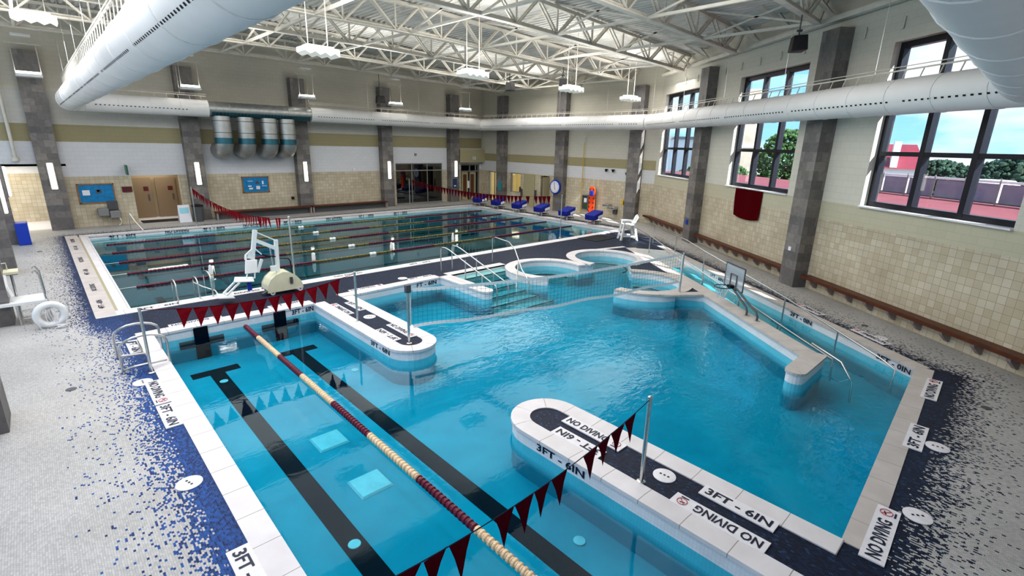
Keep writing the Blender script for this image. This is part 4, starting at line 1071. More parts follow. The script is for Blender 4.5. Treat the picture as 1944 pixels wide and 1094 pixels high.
# local +x = ? rotate: local y -> N3, local x -> (N3.y..): x axis = (0.6? ) computed as rot of x by same angle
def wb(s0, s1, label):
    t = w3thing('wall_bench', label, 'bench', NW, (s0+s1)/2, 0); w = s1-s0
    MB().box(-w/2, -.36, .40, w/2, -.02, .50).build('seat_board', M['wood'], t)
    n = max(2, int(w/.78))
    for i in range(n):
        x = -w/2+.35+(w-.7)*i/(n-1)
        MB().add([(x-.05, 0, .40), (x-.05, -.30, .40), (x-.05, -.26, .30), (x-.05, -.07, .12), (x-.05, 0, .12), (x+.05, 0, .40), (x+.05, -.30, .40), (x+.05, -.26, .30), (x+.05, -.07, .12), (x+.05, 0, .12)],
                 [(0, 1, 2, 3, 4), (9, 8, 7, 6, 5), (0, 5, 6, 1), (1, 6, 7, 2), (2, 7, 8, 3), (3, 8, 9, 4), (4, 9, 5, 0)]).build('bracket', M['ltgray'], t)
wb(24.95, 31.3, 'red-brown bench under the farthest window'); wb(16.7, 23.85, 'red-brown bench under the banner and the middle window'); wb(2.0, 15.6, 'long red-brown bench under the near window')
t = w3thing('hanging_banner', 'dark red banner hung below the middle window', 'banner', NW-.05, 20.0, 1.9)
vs = []; fs = []
for j in range(7):
    for i in range(9):
        u = i/8; v = j/6; vs.append(((u-.5)*1.85, -.03-.05*sin(v*2)*cos(u*9), 1.15*v-.10*(1-v)*(1-(2*u-1)**2)))
for j in range(6):
    for i in range(8): fs.append((j*9+i, j*9+i+1, (j+1)*9+i+1, (j+1)*9+i))
MB().add(vs, fs).build('cloth', M['banner'], t, smooth=True, recalc=False); MB().tube([(-.95, -.03, 1.16), (.95, -.03, 1.16)], .015, 6).build('rod', M['steel'], t)
t = w3thing('safety_sign', 'small blue sign on the window-wall pillar near the far bench', 'sign', NW-.52, 24.4, .9); MB().box(-.1, -.02, 0, .1, .01, .25).build('panel', M['blueb'], t)
t = w3thing('light_switch', 'small white switch plate on the tall window-wall pillar', 'switch', NW-.52, 16.2, 1.25); MB().box(-.07, -.02, 0, .07, .01, .14).build('plate', M['paper'], t)

# ------------------------------------------------------------------ lane ropes
def lane_rope(label, a, b, group, secs, bead=.055, step=.10, n=10):
    a = Vector(a); b = Vector(b); d = (b-a); Ln = d.length; d.normalize(); h = Vector((-d.y, d.x, 0)); up = Vector((0, 0, 1))
    t = thing('lane_rope', label, 'lane rope', tuple(a), 0, group)
    MB().tube([a, b], .012, 6).build('cable', M['steel'], t, world=True)
    for (s0, s1, m) in secs:
        mb = MB(); s = s0
        while s < s1:
            c = a+d*s; pr_ = [(.6, -.46), (1, -.30), (1, .12), (.72, .30), (.72, .50)]
            vs = [c+d*(q*step)+(h*cos(2*pi*k/n)+up*sin(2*pi*k/n))*bead*r for r, q in pr_ for k in range(n)]
            fs = [(i*n+k, i*n+(k+1) % n, (i+1)*n+(k+1) % n, (i+1)*n+k) for i in range(4) for k in range(n)]+[tuple(range(n))[::-1], tuple(4*n+k for k in range(n))]
            mb.add(vs, fs); s += step
        mb.build('float_section', M[m], t, world=True, recalc=False)
    return t
secs = []; s = .15; k = 0
while s < 13.2:
    ln = (1.05, 1.5, 1.35, 1.55, 1.45, 1.5, 1.4, 1.5, 1.5, 1.5)[min(k, 9)]; secs.append((s, min(s+ln, 13.2), 'crimson' if k % 2 == 0 else 'creamf')); s += ln; k += 1
lane_rope('crimson and cream beaded lane rope between the two black lane lines', (3.42, 14.08, -.22), (3.42, .8, -.22), None, secs, .062, .088, 12)
for k, y in enumerate((19.85, 22.0, 24.2, 26.4, 28.6)):
    lane_rope('crimson and gold lane rope across the lap pool, %s from the near side' % ['first', 'second', 'third', 'fourth', 'fifth'][k], (1.3, y, -.14), (24.3, y, -.14), None,
              [(.55, 6.5-k*.4, 'crimson'), (6.5-k*.4, 10., 'goldf'), (10., 12.3, 'crimson'), (12.3, 16, 'goldf'), (16, 22.6, 'crimson')], .047, .13, 8)
    t = thing('marker_float', 'white marker float clipped on the %s lap rope from the near side' % ['first', 'second', 'third', 'fourth', 'fifth'][k], 'float', (10.3+k*.05, y, -.14))
    MB().lathe([(.03, -.17), (.08, -.13), (.08, -.03), (.04, 0), (.08, .03), (.08, .13), (.03, .17)], n=12, axis='x').build('float_body', M['white'], t, smooth=True)
for k, (x, y, h_) in enumerate(((3.95, 19.72, .47), (7.7, 19.9, .40), (11.33, 20.0, .40), (14.74, 19.9, .5))):
    t = thing('water_float', 'upright white float standing in the lap pool, %s from the left' % ['first', 'second', 'third', 'fourth'][k], 'float', (x, y, -.2), 0)
    MB().lathe([(.06, -.1), (.075, 0), (.07, h_*.75), (.05, h_*.85), (.05, h_), (.02, h_+.04)], n=12).build('float_body', M['white'], t, smooth=True); MB().lathe([(.078, h_*.3), (.078, h_*.36)], n=12).build('band', M['yellow'], t)

# ------------------------------------------------------------------ flag lines and posts
def post(name, label, x, y, h, r=.025, tool=True):
    t = thing(name, label, 'post', (x, y, 0))
    MB().tube([(0, 0, 0), (0, 0, h)], r, 12).build('tube', M['steel'], t, smooth=True); MB().lathe([(.065, 0), (.065, .015), (.035, .03)], n=16).build('base_flange', M['steel'], t)
    MB().lathe([(r*1.15, h-.03), (r*1.15, h), (r*.4, h+.015)], n=12).build('cap', M['steel'], t)
    return t
post('flag_post', 'steel flag post at the left pool edge beside the ladder', 1.03, 11.7, 1.40, .028)
post('flag_post', 'steel flag post on the far island', 5.6, 11.84, 1.38, .028)
post('flag_post', 'steel flag post on the near island', 5.63, 3.11, 1.37, .03)
post('flag_post', 'tall pale flag post behind the pool lift', 5.48, 15.85, 2.35, .028)
post('flag_post', 'tall pale flag post at the far lap pool edge below the dark bin', 5.9, 31.08, 2.1)
post('flag_post', 'thin flag post standing before the dark glass storefront', 19.5, 31.5, 2.15)
post('flag_post', 'tall flag post on the middle deck below the pace clock', 19.55, 17.0, 2.22)
def bunting(label, p0, p1, s0, s1, step, w, h, sag, m='pennant', tilt=0., skip=()):
    a = Vector(p0); b = Vector(p1); Ln = (b-a).length; d = (b-a).normalized()
    t = thing('pennant_line', label, 'bunting', p0)
    f = lambda s: a+d*s-Vector((0, 0, sag*4*(s/Ln)*(1-s/Ln)))
    MB().tube([f(Ln*i/24) for i in range(25)], .006, 5).build('cord', M['navy'] if m == 'pennant' else M['pennant'], t, world=True)
    s = s0; k = 0; me = None
    rz = atan2(d.y, d.x)
    while s+w < s1:
        if k not in skip:
            c = f(s+w/2)
            if me is None:
                o = MB().add([(-w/2, .0, 0), (w/2, 0, 0), (w*.30, .012, -h*.36), (0, .004, -h), (-w*.30, -.006, -h*.36)], [(0, 4, 3, 2, 1)]).build('pennant', M[m], t, recalc=False); me = o.data
            else:
                o = bpy.data.objects.new('pennant', me); COL.objects.link(o); o.parent = t
            o.location = c-Vector(p0); o.rotation_euler = (random.uniform(-.12, .12), -atan2(f(s+w).z-f(s).z, w), rz+random.uniform(-.1, .1))
        s += step; k += 1
    return t
bunting('bright red pennant line crossing the lanes from the ladder to the far island', (1.03, 11.7, 1.36), (5.6, 11.84, 1.34), .60, 4.32, .298, .29, .43, .24, 'pennantb')
bunting('dark maroon pennant line in the foreground running to the near island post', (5.63, 3.11, 1.33), (.6, 3.0, 1.33), .34, 4.9, .285, .275, .43, .26, 'pennant', skip=(4, 9))
bunting('long maroon pennant line above the left end of the lap pool', (5.9, 31.08, 2.08), (5.5, 15.9, 2.3), .3, 14.6, .30, .28, .42, .45, 'pennantb', skip=(43, 44))
bunting('long maroon pennant line above the far right end of the lap pool', (19.5, 31.5, 2.12), (19.55, 17.0, 2.18), .4, 14.0, .31, .29, .45, .40, 'pennant', skip=(36, 38))

# ------------------------------------------------------------------ starting blocks
sb = None
for k, y in enumerate((29.9, 27.75, 25.5, 23.3, 21.05, 18.85)):
    lb = 'starting block under a royal blue cover, %s of six from the far wall' % ['first', 'second', 'third', 'fourth', 'fifth', 'sixth'][k]
    if sb is None:
        sb = thing('starting_block', lb, 'starting block', (24.75, y, 0))
        MB().add([(-.42, -.36, .30), (.42, -.36, .42), (.42, .36, .42), (-.42, .36, .30), (-.44, -.38, .62), (.44, -.38, .86), (.44, .38, .86), (-.44, .38, .62)],
                 [(3, 2, 1, 0), (4, 5, 6, 7), (0, 1, 5, 4), (1, 2, 6, 5), (2, 3, 7, 6), (3, 0, 4, 7)]).build('cover', M['blue'], sb, bevel=.03)
        MB().add([(-.08, -.392, .40), (.38, -.392, .47), (.38, -.392, .66), (-.08, -.392, .56)], [(0, 1, 2, 3)]).build('name_panel', M['paper'], sb, recalc=False)
        for sx, zz in ((-.25, .33), (.3, .4)):
            for sy in (-.25, .25): MB().tube([(sx, sy, 0), (sx, sy, zz)], .025, 8).build('leg', M['steel'], sb)
        MB().box(.05, -.24, .14, .5, .24, .18).build('rear_step', M['dgray'], sb)
    else: dup(sb, (24.75, y, 0), None, lb)
# ------------------------------------------------------------------ lifeguard chair (white, end of deck)
t = thing('lifeguard_chair', 'tall white plastic lifeguard chair on the deck before the corner pillar', 'chair', (22.1, 14.55, 0), radians(-130))
for sx in (-.26, .26):
    MB().bar((sx*1.25, -.42, 0), (sx, -.30, .78), .10).build('leg', M['white'], t); MB().bar((sx*1.25, .42, 0), (sx, .26, .80), .10).build('leg', M['white'], t)
    MB().bar((sx*1.12, -.36, .22), (sx*1.12, .36, .22), .07).build('side_rail', M['white'], t)
    MB().bar((sx*1.12, -.38, 1.0), (sx*1.12, .30, .98), .09, .04).build('armrest', M['white'], t); MB().bar((sx*1.1, -.28, .78), (sx*1.1, -.30, 1.0), .06).build('arm_post', M['white'], t)
MB().bar((-.31, -.38, .26), (.31, -.38, .26), .08).build('footrest', M['white'], t); MB().bar((-.31, .38, .26), (.31, .38, .26), .06).build('stretcher', M['white'], t)
for k in range(5): MB().box(-.28, -.32+k*.115, .79, .28, -.22+k*.115, .83).build('seat_slat', M['white'], t)
for k in range(5):
    x = -.23+k*.115; MB().bar((x, .24, .82), (x*1.05, .42, 1.33-abs(k-2)*.05), .095, .03).build('back_slat', M['white'], t)
# ------------------------------------------------------------------ lifeguard platform at left
t = thing('lifeguard_platform', 'steel lifeguard stand with white platform and ladder at the left edge', 'lifeguard stand', (-.85, 17.2, 0))
MB().box(-.75, -.35, .52, .52, .45, .58).build('platform', M['white'], t)
MB().box(-.75, .15, 1.22, .1, .6, 1.28).build('seat', M['ivory'], t); MB().box(-.5, .5, 1.28, -.4, .55, 1.6).build('back_frame', M['steel'], t)
MB().tube([(-.1, .55, 1.28), (-.1, .5, 1.45), (-.3, .2, 1.5), (-.55, .1, 1.42)], .02, 8).build('armrest', M['steel'], t)
for x, y in ((-.05, .5), (-.05, -.3), (-.6, .5)): MB().tube([(x, y, 0), (x, y, 1.22 if y > 0 else .52)], .028, 8).build('leg', M['steel'], t)
MB().tube([(-.18, .1, 1.22), (-.18, -.05, .95), (-.12, -.05, .7)], .06, 8).build('foot_tube', M['white'], t)
for s_ in (-.28, .3):
    MB().tube([(.50, s_, .56), (.48, s_, 1.2), (.42, s_, 1.34), (.36, s_, 1.3)], .022, 8).build('hand_rail', M['steel'], t)
for z in (.16, .36): MB().tube([(.0, -.3, z), (.5, -.3, z)], .02, 8).build('rung', M['steel'], t)
MB().tube([(.5, -.3, 0), (.5, -.3, .55)], .025, 8).build('leg', M['steel'], t); MB().tube([(.5, .3, 0), (.5, .3, .55)], .025, 8).build('leg', M['steel'], t)
t = thing('ring_buoy', 'white ring buoy with coiled rope hanging at the left deck', 'life ring', (-.33, 16.3, .30), radians(8))
MB().tube([(.26*cos(a), 0, .26*sin(a)+.02) for a in [2*pi*k/36 for k in range(36)]], .082, 12, closed=True).build('ring', M['white'], t, smooth=True)
mb = MB(); random.seed(3)
for j in range(6): mb.tube([(.04*j-.08+.02*sin(a*3+j), -.05+.02*cos(a*2+j), .2*cos(a)-.02) for a in [pi*k/12 for k in range(13)]], .008, 5)
mb.tube([(.29*cos(a)+.02*sin(6*a), -.11, .33*sin(a)-.06) for a in [pi+pi*k/14 for k in range(15)]], .008, 5)
for j in range(5): mb.tube([(.14+.09*cos(a+j), -.25-.06*sin(a), -.27+.012*j) for a in [2*pi*k/12 for k in range(12)]], .009, 5, closed=True)
mb.build('rope', M['rope'], t)
MB().box(-.05, .09, -.3, .05, .13, .3).build('holder', M['steel'], t)

# ------------------------------------------------------------------ ladders and rails
def tubes(name, label, cat, loc, runs, r=.021, part='rail', mt='steel', rz=0.):
    t = thing(name, label, cat, loc, rz)
    for nmx, pts in runs: MB().tube(pts, r, 10).build(nmx, M[mt], t, world=True, smooth=True)
    return t
def archz(p, q, h, drop=None):
    """rail: up from p, over, down to q"""
    p = Vector(p); q = Vector(q); d = q-p; out = [p, p+Vector((0, 0, h*.72))]
    for k in range(1, 8):
        a = pi*k/8; c = p+d*(.5-.5*cos(a)); out.append(Vector((c.x, c.y, (p.z+h*.72)+sin(a)*h*.28)))
    return out+[Vector((q.x, q.y, p.z+h*.72)), q]
runs = []
for yy in (13.0, 12.1):
    runs += [('side_rail', archz((.61, yy, 0), (1.42, yy, -.3), .70))]
runs += [('cross_rail', [(.61, 13.0, .34), (1.0, 13.0, .30), (1.0, 12.1, .3), (.61, 12.1, .34)]), ('cross_rail', [(.63, 12.1, .04), (.75, 11.95, .12), (1.02, 11.9, .14), (1.35, 12.0, .1)])]
t = tubes('pool_ladder', 'steel pool ladder rails over the left pool edge', 'ladder', (1.0, 12.5, 0), runs, .026)
for k, (x, lb) in enumerate(((2.4, 'left curved steel grab rails at the near lap pool edge'), (3.3, 'right curved steel grab rails at the near lap pool edge by the lift'))):
    runs = [('side_rail', archz((x, 16.6, 0), (x, 17.25, -.2), .62)), ('side_rail', archz((x+.55, 16.6, 0), (x+.55, 17.25, -.2), .62))] if k == 0 else [('side_rail', archz((x, 16.6, 0), (x-.05, 17.3, -.2), .75)), ('side_rail', [(x+.15, 16.62, 0), (x+.1, 16.75, .15), (x-.2, 16.9, .3), (x-.4, 17.0, .45)])]
    tubes('grab_rail', lb, 'rail', (x, 16.6, 0), runs, .02)
def stairrail(label, x0, x1, h=.95):
    top = [(x0, 14.88, 0), (x0, 14.88, h*.93), (x0+.02, 14.8, h), (x0+.06, 14.65, h), (x0+.1, 14.45, h*.93)]
    end = [(x1, 11.95, .08), (x1, 11.9, -.1), (x1, 11.9, -.6)]
    tubes('stair_handrail', label, 'handrail', (x0, 14.88, 0), [('rail', top+end), ('post', [(x0+.15, 13.6, .68), (x0+.15, 13.6, -.5)]), ('post', [(x0+.1, 12.6, .3), (x0+.1, 12.6, -.7)])], .022)
stairrail('left steel handrail descending the pool stairs', 10.46, 10.62); stairrail('middle steel handrail descending the pool stairs', 10.97, 11.15)
tubes('stair_handrail', 'right steel handrail bending down beside the left round alcove', 'handrail', (13.04, 14.93, 0),
      [('rail', [(13.04, 14.93, 0), (13.04, 14.93, 1.0), (13.08, 14.8, 1.05), (13.0, 13.9, 1.0), (12.85, 13.4, .8), (12.45, 12.6, .25), (12.2, 12.0, .0), (12.15, 11.9, -.5)]), ('post', [(12.6, 12.95, .45), (11.9, 12.3, -.3)])], .022)
# channel rails
def chrail(label, n, pts, posts):
    runs = [('rail', [(*ns(n, s), z) for s, z in pts])]
    for s, z, zb in posts: runs.append(('post', [(*ns(n, s), zb), (*ns(n, s), z)]))
    x, y = ns(n, pts[0][0]); tubes('ramp_handrail', label, 'handrail', (x, y, 0), runs, .022)
chrail('inner steel handrail along the ramp channel beside the dividing wall', 8.85, [(24.2, .05), (24.2, .80), (23.9, .86), (22, .82), (19.5, .60), (16, .34), (13, .13), (11.0, .0), (9.9, -.06), (9.85, -.6)], [(21.6, .78, 0), (18.2, .5, -.5), (16.4, .37, -.6), (14.0, .2, -.7), (12.0, .06, -.8)])
chrail('outer steel handrail along the ramp channel on the window side', 9.82, [(23.6, .05), (23.6, .85), (23.3, .93), (20., .9), (18.3, .76), (15.8, .6), (13.2, .43), (11, .2), (9.6, .06), (9.2, -.02), (9.2, -.6)], [(21, .9, 0), (18.3, .76, -.4), (15.8, .6, -.6), (13.2, .43, -.7), (11, .2, -.7)])
chrail('short dark steel rail at the end of the dividing wall arm', 8.82, [(10.6, .06), (9.6, .0), (9.2, -.3), (9.15, -.8)], [])

# ------------------------------------------------------------------ volleyball net
A = Vector((5.85, 9.69, 0)); B = Vector((15.1, 7.72, 0))
t = post('net_post', 'steel volleyball post on the tip of the far island', 5.85, 9.69, 1.42, .03)
MB().box(-.05, -.05, 1.28, .07, .05, 1.46).build('net_bracket', M['dgray'], t); MB().tube([(.05, 0, .45), (.07, 0, 1.4)], .02, 8).build('padding', M['white'], t)
t = post('net_post', 'steel volleyball post on the wall of the near round alcove', 15.1, 7.72, 1.36, .03)
MB().tube([(-.05, 0, .4), (-.06, 0, 1.3)], .02, 8).build('padding', M['white'], t)
nt_ = thing('volleyball_net', 'volleyball net with white tapes stretched low over the pool', 'net', (5.95, 9.67, .4))
d = (B-A).normalized(); Ln = (B-A).length; a0 = .12; a1 = Ln-.12
def top(s): return A+d*s+Vector((0, 0, 1.33-.16*sin(pi*min(1, s/Ln))))
def bot(s): return A+d*s+Vector((0, 0, .42-.10*sin(pi*s/Ln)+.025*sin(s*2.6)))
ss = [a0+(a1-a0)*i/60 for i in range(61)]
for nmx, f in (('top_tape', top), ('bottom_tape', bot)):
    mb = MB()
    for i in range(60):
        p, q = f(ss[i]), f(ss[i+1]); w = Vector((0, 0, .042)); mb.add([p-w, q-w, q+w, p+w], [(0, 1, 2, 3)])
    mb.build(nmx, M['tape'], nt_, world=True, recalc=False)
mb = MB(); n = 76
for i in range(n+1):
    s = a0+(a1-a0)*i/n; mb.bar(bot(s), top(s), .0036)
for j in range(1, 8):
    for i in range(0, 60, 2):
        mb.bar(bot(ss[i]).lerp(top(ss[i]), j/8), bot(ss[i+2]).lerp(top(ss[i+2]), j/8), .0036)
mb.build('mesh', M['net'], nt_, world=True, recalc=False)

# ------------------------------------------------------------------ basketball hoop
hx, hy = 14.25, 5.05
t = thing('basketball_hoop', 'poolside basketball hoop with clear backboard on the dividing wall', 'basketball hoop', (hx, hy, 0))
f1 = Vector((14.42, 5.22, 0)); f2 = Vector((14.15, 4.82, 0))
bc = Vector((*ns(8.55, 13.95), .88))   # backboard centre
sd = Vector((*S3, 0)); 
c_ = [bc+sd*x+Vector((0, 0, z)) for x, z in ((-.52, -.36), (.52, -.36), (.52, .36), (-.52, .36))]
nb = Vector((*N3, 0))*.01
MB().add([p-nb for p in c_]+[p+nb for p in c_], [(0, 1, 2, 3), (7, 6, 5, 4), (0, 4, 5, 1), (1, 5, 6, 2), (2, 6, 7, 3), (3, 7, 4, 0)]).build('backboard', M['acryl'], t, world=True)
mb = MB()
for i in range(4): mb.bar(c_[i], c_[(i+1) % 4], .03)
q_ = [bc+sd*x+Vector((0, 0, z))-nb*2 for x, z in ((-.17, -.26), (.17, -.26), (.17, .08), (-.17, .08))]
for i in range(4): mb.bar(q_[i], q_[(i+1) % 4], .04, .01)
mb.build('backboard_frame', M['dgray'], t, world=True)
rc = bc-Vector((*N3, 0))*.36+Vector((0, 0, -.30))
MB().tube([rc+Vector((cos(a)*.23, sin(a)*.23, 0)) for a in [2*pi*k/28 for k in range(28)]], .014, 8, closed=True).build('rim', M['black'], t, world=True)
mb = MB(); mb.bar(rc+Vector((*N3, 0))*.2, bc+Vector((0, 0, -.3)), .16, .10); mb.build('rim_bracket', M['black'], t, world=True)
mb = MB()
for k in range(12):
    a = 2*pi*k/12
    for s_ in (1, -1):
        b_ = a+s_*2*pi/12*1.5
        mb.bar(rc+Vector((cos(a)*.22, sin(a)*.22, 0)), rc+Vector((cos(b_)*.12, sin(b_)*.12, -.36)), .009)
mb.build('net', M['rope'], t, world=True)
for f, off in ((f1, .14), (f2, -.14)):
    q = bc+sd*off+Vector((0, 0, -.30))
    MB().tube([f, f+Vector((0, 0, .14)), f+Vector((0, 0, .2))+(q-f)*.06, q], .03, 10).build('support_arm', M['dgray'], t, world=True, smooth=True)
    MB().lathe([(.07, 0), (.07, .02)], (f.x, f.y, .02), 14).build('base_flange', M['steel'], t, world=True)

# ------------------------------------------------------------------ pool lift
t = thing('pool_lift', 'white pool lift with suspended seat on an ivory wheeled cart', 'pool lift', (5.1, 15.95, 0))
def W(*p): return Vector(p)
# cart body: half dome
vs = []; fs = []; nx = 14
prof = [(-.52, .12), (-.50, .3), (-.40, .48), (-.24, .60), (-.04, .66), (.16, .62), (.32, .5), (.44, .34), (.50, .2), (.50, .12)]
for y in (-.30, .30):
    for x, z in prof: vs.append((5.12+x*(1. if abs(y) else 1), 15.95+y, z))
n = len(prof)
fs = [tuple(range(n)), tuple(range(2*n-1, n-1, -1))]+[(i, i+1, n+i+1, n+i) for i in range(n-1)]+[(n-1, 0, n, 2*n-1)]
MB().add(vs, fs).build('cart_body', M['ivory'], t, world=True, bevel=.03)
MB().box(5.25, 15.60, .3, 5.33, 15.645, .5).build('control_handset', M['dgray'], t, world=True)
for x, y in ((4.72, 15.68), (5.55, 15.66), (5.5, 16.25), (4.72, 16.25)):
    wh = MB().lathe([(.075, -.02), (.075, .02)], (x, y, .078), 16, axis='y').build('wheel', M['white'], t, world=True)
    MB().lathe([(.03, -.026), (.03, .026)], (x, y, .078), 10, axis='y').build('hub', M['gray'], wh, world=True)
MB().bar((4.45, 15.8, .05), (4.85, 15.9, .18), .10, .05).build('outrigger', M['dgray'], t, world=True)
MB().tube([(5.12, 16.1, .6), (5.10, 16.1, .95), (5.16, 16.1, 1.04), (5.42, 16.1, 1.0), (5.48, 16.1, .9), (5.49, 16.1, .3)], .022, 8).build('push_handle', M['black'], t, world=True)
MB().bar((5.02, 15.95, .55), (5.06, 15.95, 1.66), .10).build('mast', M['whitem'], t, world=True)
MB().bar((5.06, 15.95, 1.38), (4.50, 15.95, 1.70), .09, .11).build('main_arm', M['whitem'], t, world=True)
MB().bar((5.06, 15.95, 1.64), (4.48, 15.95, 1.98), .035).build('link_rod', M['whitem'], t, world=True)
MB().bar((4.50, 15.95, 2.02), (4.33, 15.95, 1.15), .11).build('hanger_post', M['whitem'], t, world=True)
MB().tube([(4.86, 15.95, 1.5), (4.9, 15.95, .75)], .022, 8).build('actuator', M['steel'], t, world=True); MB().cbox((4.9, 15.93, .78), (.16, .14, .16)).build('motor', M['whitem'], t, world=True)
mb = MB(); mb.bar((4.42, 15.9, 1.35), (4.75, 15.9, 1.2), .05); mb.bar((4.75, 15.9, 1.2), (5.05, 15.92, 1.14), .03); mb.build('seat_strap', M['black'], t, world=True)
MB().add([(4.02, 15.7, .78), (4.38, 15.75, .76), (4.44, 15.85, 1.14), (4.10, 15.8, 1.17), (4.02, 15.76, .78), (4.38, 15.81, .76), (4.44, 15.91, 1.14), (4.10, 15.86, 1.17)], [(0, 1, 2, 3), (7, 6, 5, 4), (0, 4, 5, 1), (1, 5, 6, 2), (2, 6, 7, 3), (3, 7, 4, 0)]).build('seat_back', M['white'], t, world=True, bevel=.02)
mb = MB(); mb.bar((4.12, 15.85, 1.17), (4.15, 15.87, 1.33), .05); mb.bar((4.2, 15.87, 1.2), (4.28, 15.9, 1.4), .05); mb.bar((4.15, 15.87, 1.32), (4.33, 15.9, 1.45), .04); mb.bar((4.40, 15.8, .76), (4.55, 15.8, 1.15), .07); mb.bar((4.4, 15.9, 1.5), (4.58, 15.85, 1.28), .03); mb.build('back_bracket', M['whitem'], t, world=True)
MB().add([(3.66, 15.6, .60), (4.22, 15.62, .52), (4.30, 16.0, .56), (3.80, 16.0, .64), (3.66, 15.6, .64), (4.22, 15.62, .57), (4.30, 16.0, .60), (3.80, 16.0, .68)], [(3, 2, 1, 0), (4, 5, 6, 7), (0, 1, 5, 4), (1, 2, 6, 5), (2, 3, 7, 6), (3, 0, 4, 7)]).build('seat', M['white'], t, world=True, bevel=.015)
mb = MB(); mb.tube([(4.15, 15.8, .58), (4.3, 15.82, .6), (4.32, 15.82, .75)], .025, 8); mb.tube([(4.05, 15.75, .62), (4.1, 15.78, .78)], .02, 8); mb.build('seat_link', M['whitem'], t, world=True)
for y in (15.62, 15.92): MB().bar((3.82, y, .58), (3.42, y-.05, .26), .07, .04).build('leg_rest', M['whitem'], t, world=True)
MB().add([(3.20, 15.5, .22), (3.62, 15.5, .16), (3.62, 15.95, .16), (3.25, 15.95, .24), (3.20, 15.5, .25), (3.62, 15.5, .19), (3.62, 15.95, .19), (3.25, 15.95, .27)], [(3, 2, 1, 0), (4, 5, 6, 7), (0, 1, 5, 4), (1, 2, 6, 5), (2, 3, 7, 6), (3, 0, 4, 7)]).build('foot_plate', M['white'], t, world=True)
MB().box(4.05, 15.75, .25, 4.17, 15.79, .54).build('seat_belt', M['blueb'], t, world=True)

# ------------------------------------------------------------------ outdoors
struct(MB().box(*(0, 0, 0), 1, 1, 1).build('floor_terrace', M['pink']))
o = bpy.data.objects['floor_terrace']
bpy.data.objects.remove(o)
mb = MB(); a, b, c, d = ns(13.2, -30), ns(24.5, -30), ns(24.5, 45), ns(13.2, 45)
mb.quad((*a, 2.70), (*b, 2.62), (*c, 2.62), (*d, 2.70)); struct(mb.build('floor_terrace', M['pink'], recalc=False))
mb = MB(); a, b, c, d = ns(24.5, -200), ns(300, -200), ns(300, 200), ns(24.5, 200)
mb.quad((*a, -1.5), (*b, -1.5), (*c, -1.5), (*d, -1.5)); struct(mb.build('ground', M['ground'], recalc=False))
t = thing('terrace_railing', 'white terrace railing with fogged panels outside the near window', 'railing', (*ns(23.0, 8), 2.65))
mb = MB(); ps = MB(); tp = MB(); s = -14.
while s < 30.:
    tp.add([(*ns(23.0, s+.06), 2.72), (*ns(23.0, s+1.42), 2.72), (*ns(23.0, s+1.42), 3.52), (*ns(23.0, s+.06), 3.52)], [(0, 1, 2, 3)])
    mb.bar((*ns(22.95, s), 2.63), (*ns(22.95, s), 3.72), .06); s += 1.5
mb.build('rail_post', M['ltgray'], t, world=True); tp.build('panel', M['rail'], t, world=True, recalc=False)
MB().bar((*ns(23, -14), 3.60), (*ns(23, 30), 3.60), .12, .10).build('top_rail', M['white'], t, world=True)
MB().bar((*ns(23, -14), 2.70), (*ns(23, 30), 2.70), .10, .05).build('bottom_rail', M['dgray'], t, world=True)
def tree(label, x, y, zb, r, h, m, seed, n=46):
    random.seed(seed); t = thing('tree', label, 'tree', (x, y, -1.5)); ctr = zb+1.5
    MB().tube([(0, 0, 0), (0, 0, ctr)], [.5, .3], 8).build('trunk', M['brown'], t)
    mb = MB(); bm = bmesh.new()
    for i in range(n*28):
        a = random.uniform(0, 2*pi); q = random.random()**.4; zz = random.uniform(-.5, .5)
        k = sqrt(max(.05, 1-(2*zz)**2)); p = Vector((cos(a)*q*r*k, sin(a)*q*r*k, ctr+h*zz)); rr = random.uniform(.025, .065)*min(r, h)
        bmesh.ops.create_icosphere(bm, subdivisions=1, radius=rr, matrix=Matrix.Translation(p))
    for v in bm.verts: v.co += Vector((random.uniform(-1, 1), random.uniform(-1, 1), random.uniform(-1, 1)))*.014*min(r, h)
    me = bpy.data.meshes.new('foliage'); bm.to_mesh(me); bm.free(); me.materials.append(M[m]); o = bpy.data.objects.new('foliage', me); COL.objects.link(o); o.parent = t
    return t
tree('big sunlit green tree behind the middle window', 57.2, 19.0, 3.0, 3.5, 7.4, 'leaf', 1, 80)
tree('lower green tree left of the big tree behind the middle window', 52, 22.6, 1.2, 2.4, 4., 'leaf', 2)
tree('dark tree seen in the central pane of the near window', 59.6, 7.3, 2.0, 3.6, 4.2, 'leafd', 3, 60)
tree('dark wide tree seen in the right pane of the near window', 60, 1.5, 2.2, 4.2, 4.6, 'leafd', 4, 70)
tree('dark tree filling the gap between the trees in the near window', 71, 5.6, 1.6, 4.0, 3.8, 'leafd', 5, 50)
tree('dark tree farthest right outside the near window', 60, -7, 2.2, 4.5, 4.5, 'leafd', 6, 60)
tree('small olive tree low in the farthest window', 50, 25.5, 1.4, 2.2, 3, 'leaf', 8, 30)
t = thing('red_roof_house', 'white house with red metal roof outside the near window', 'house', (58, 11.5, -1.5), radians(15))
MB().box(-3, -3.0, 0, 3, 3.0, 5.0).build('house_wall', M['paper'], t); MB().add([(-3.4, -3.3, 4.9), (3.4, -3.3, 4.9), (3.4, 3.3, 4.9), (-3.4, 3.3, 4.9), (-.2, -2.6, 7.0), (-.2, 2.6, 7.0)], [(0, 1, 4), (1, 2, 5, 4), (2, 3, 5), (3, 0, 4, 5), (0, 3, 2, 1)]).build('roof', M['redroof'], t)
MB().box(-3.3, -1.2, 5.0, -2.2, -.7, 7.2).build('chimney', M['paper'], t)
for y in (-1.8, 0.6, 1.9): MB().box(-3.02, y-.3, 3.0, -2.98, y+.3, 4.2).build('window', M['dgray'], t)
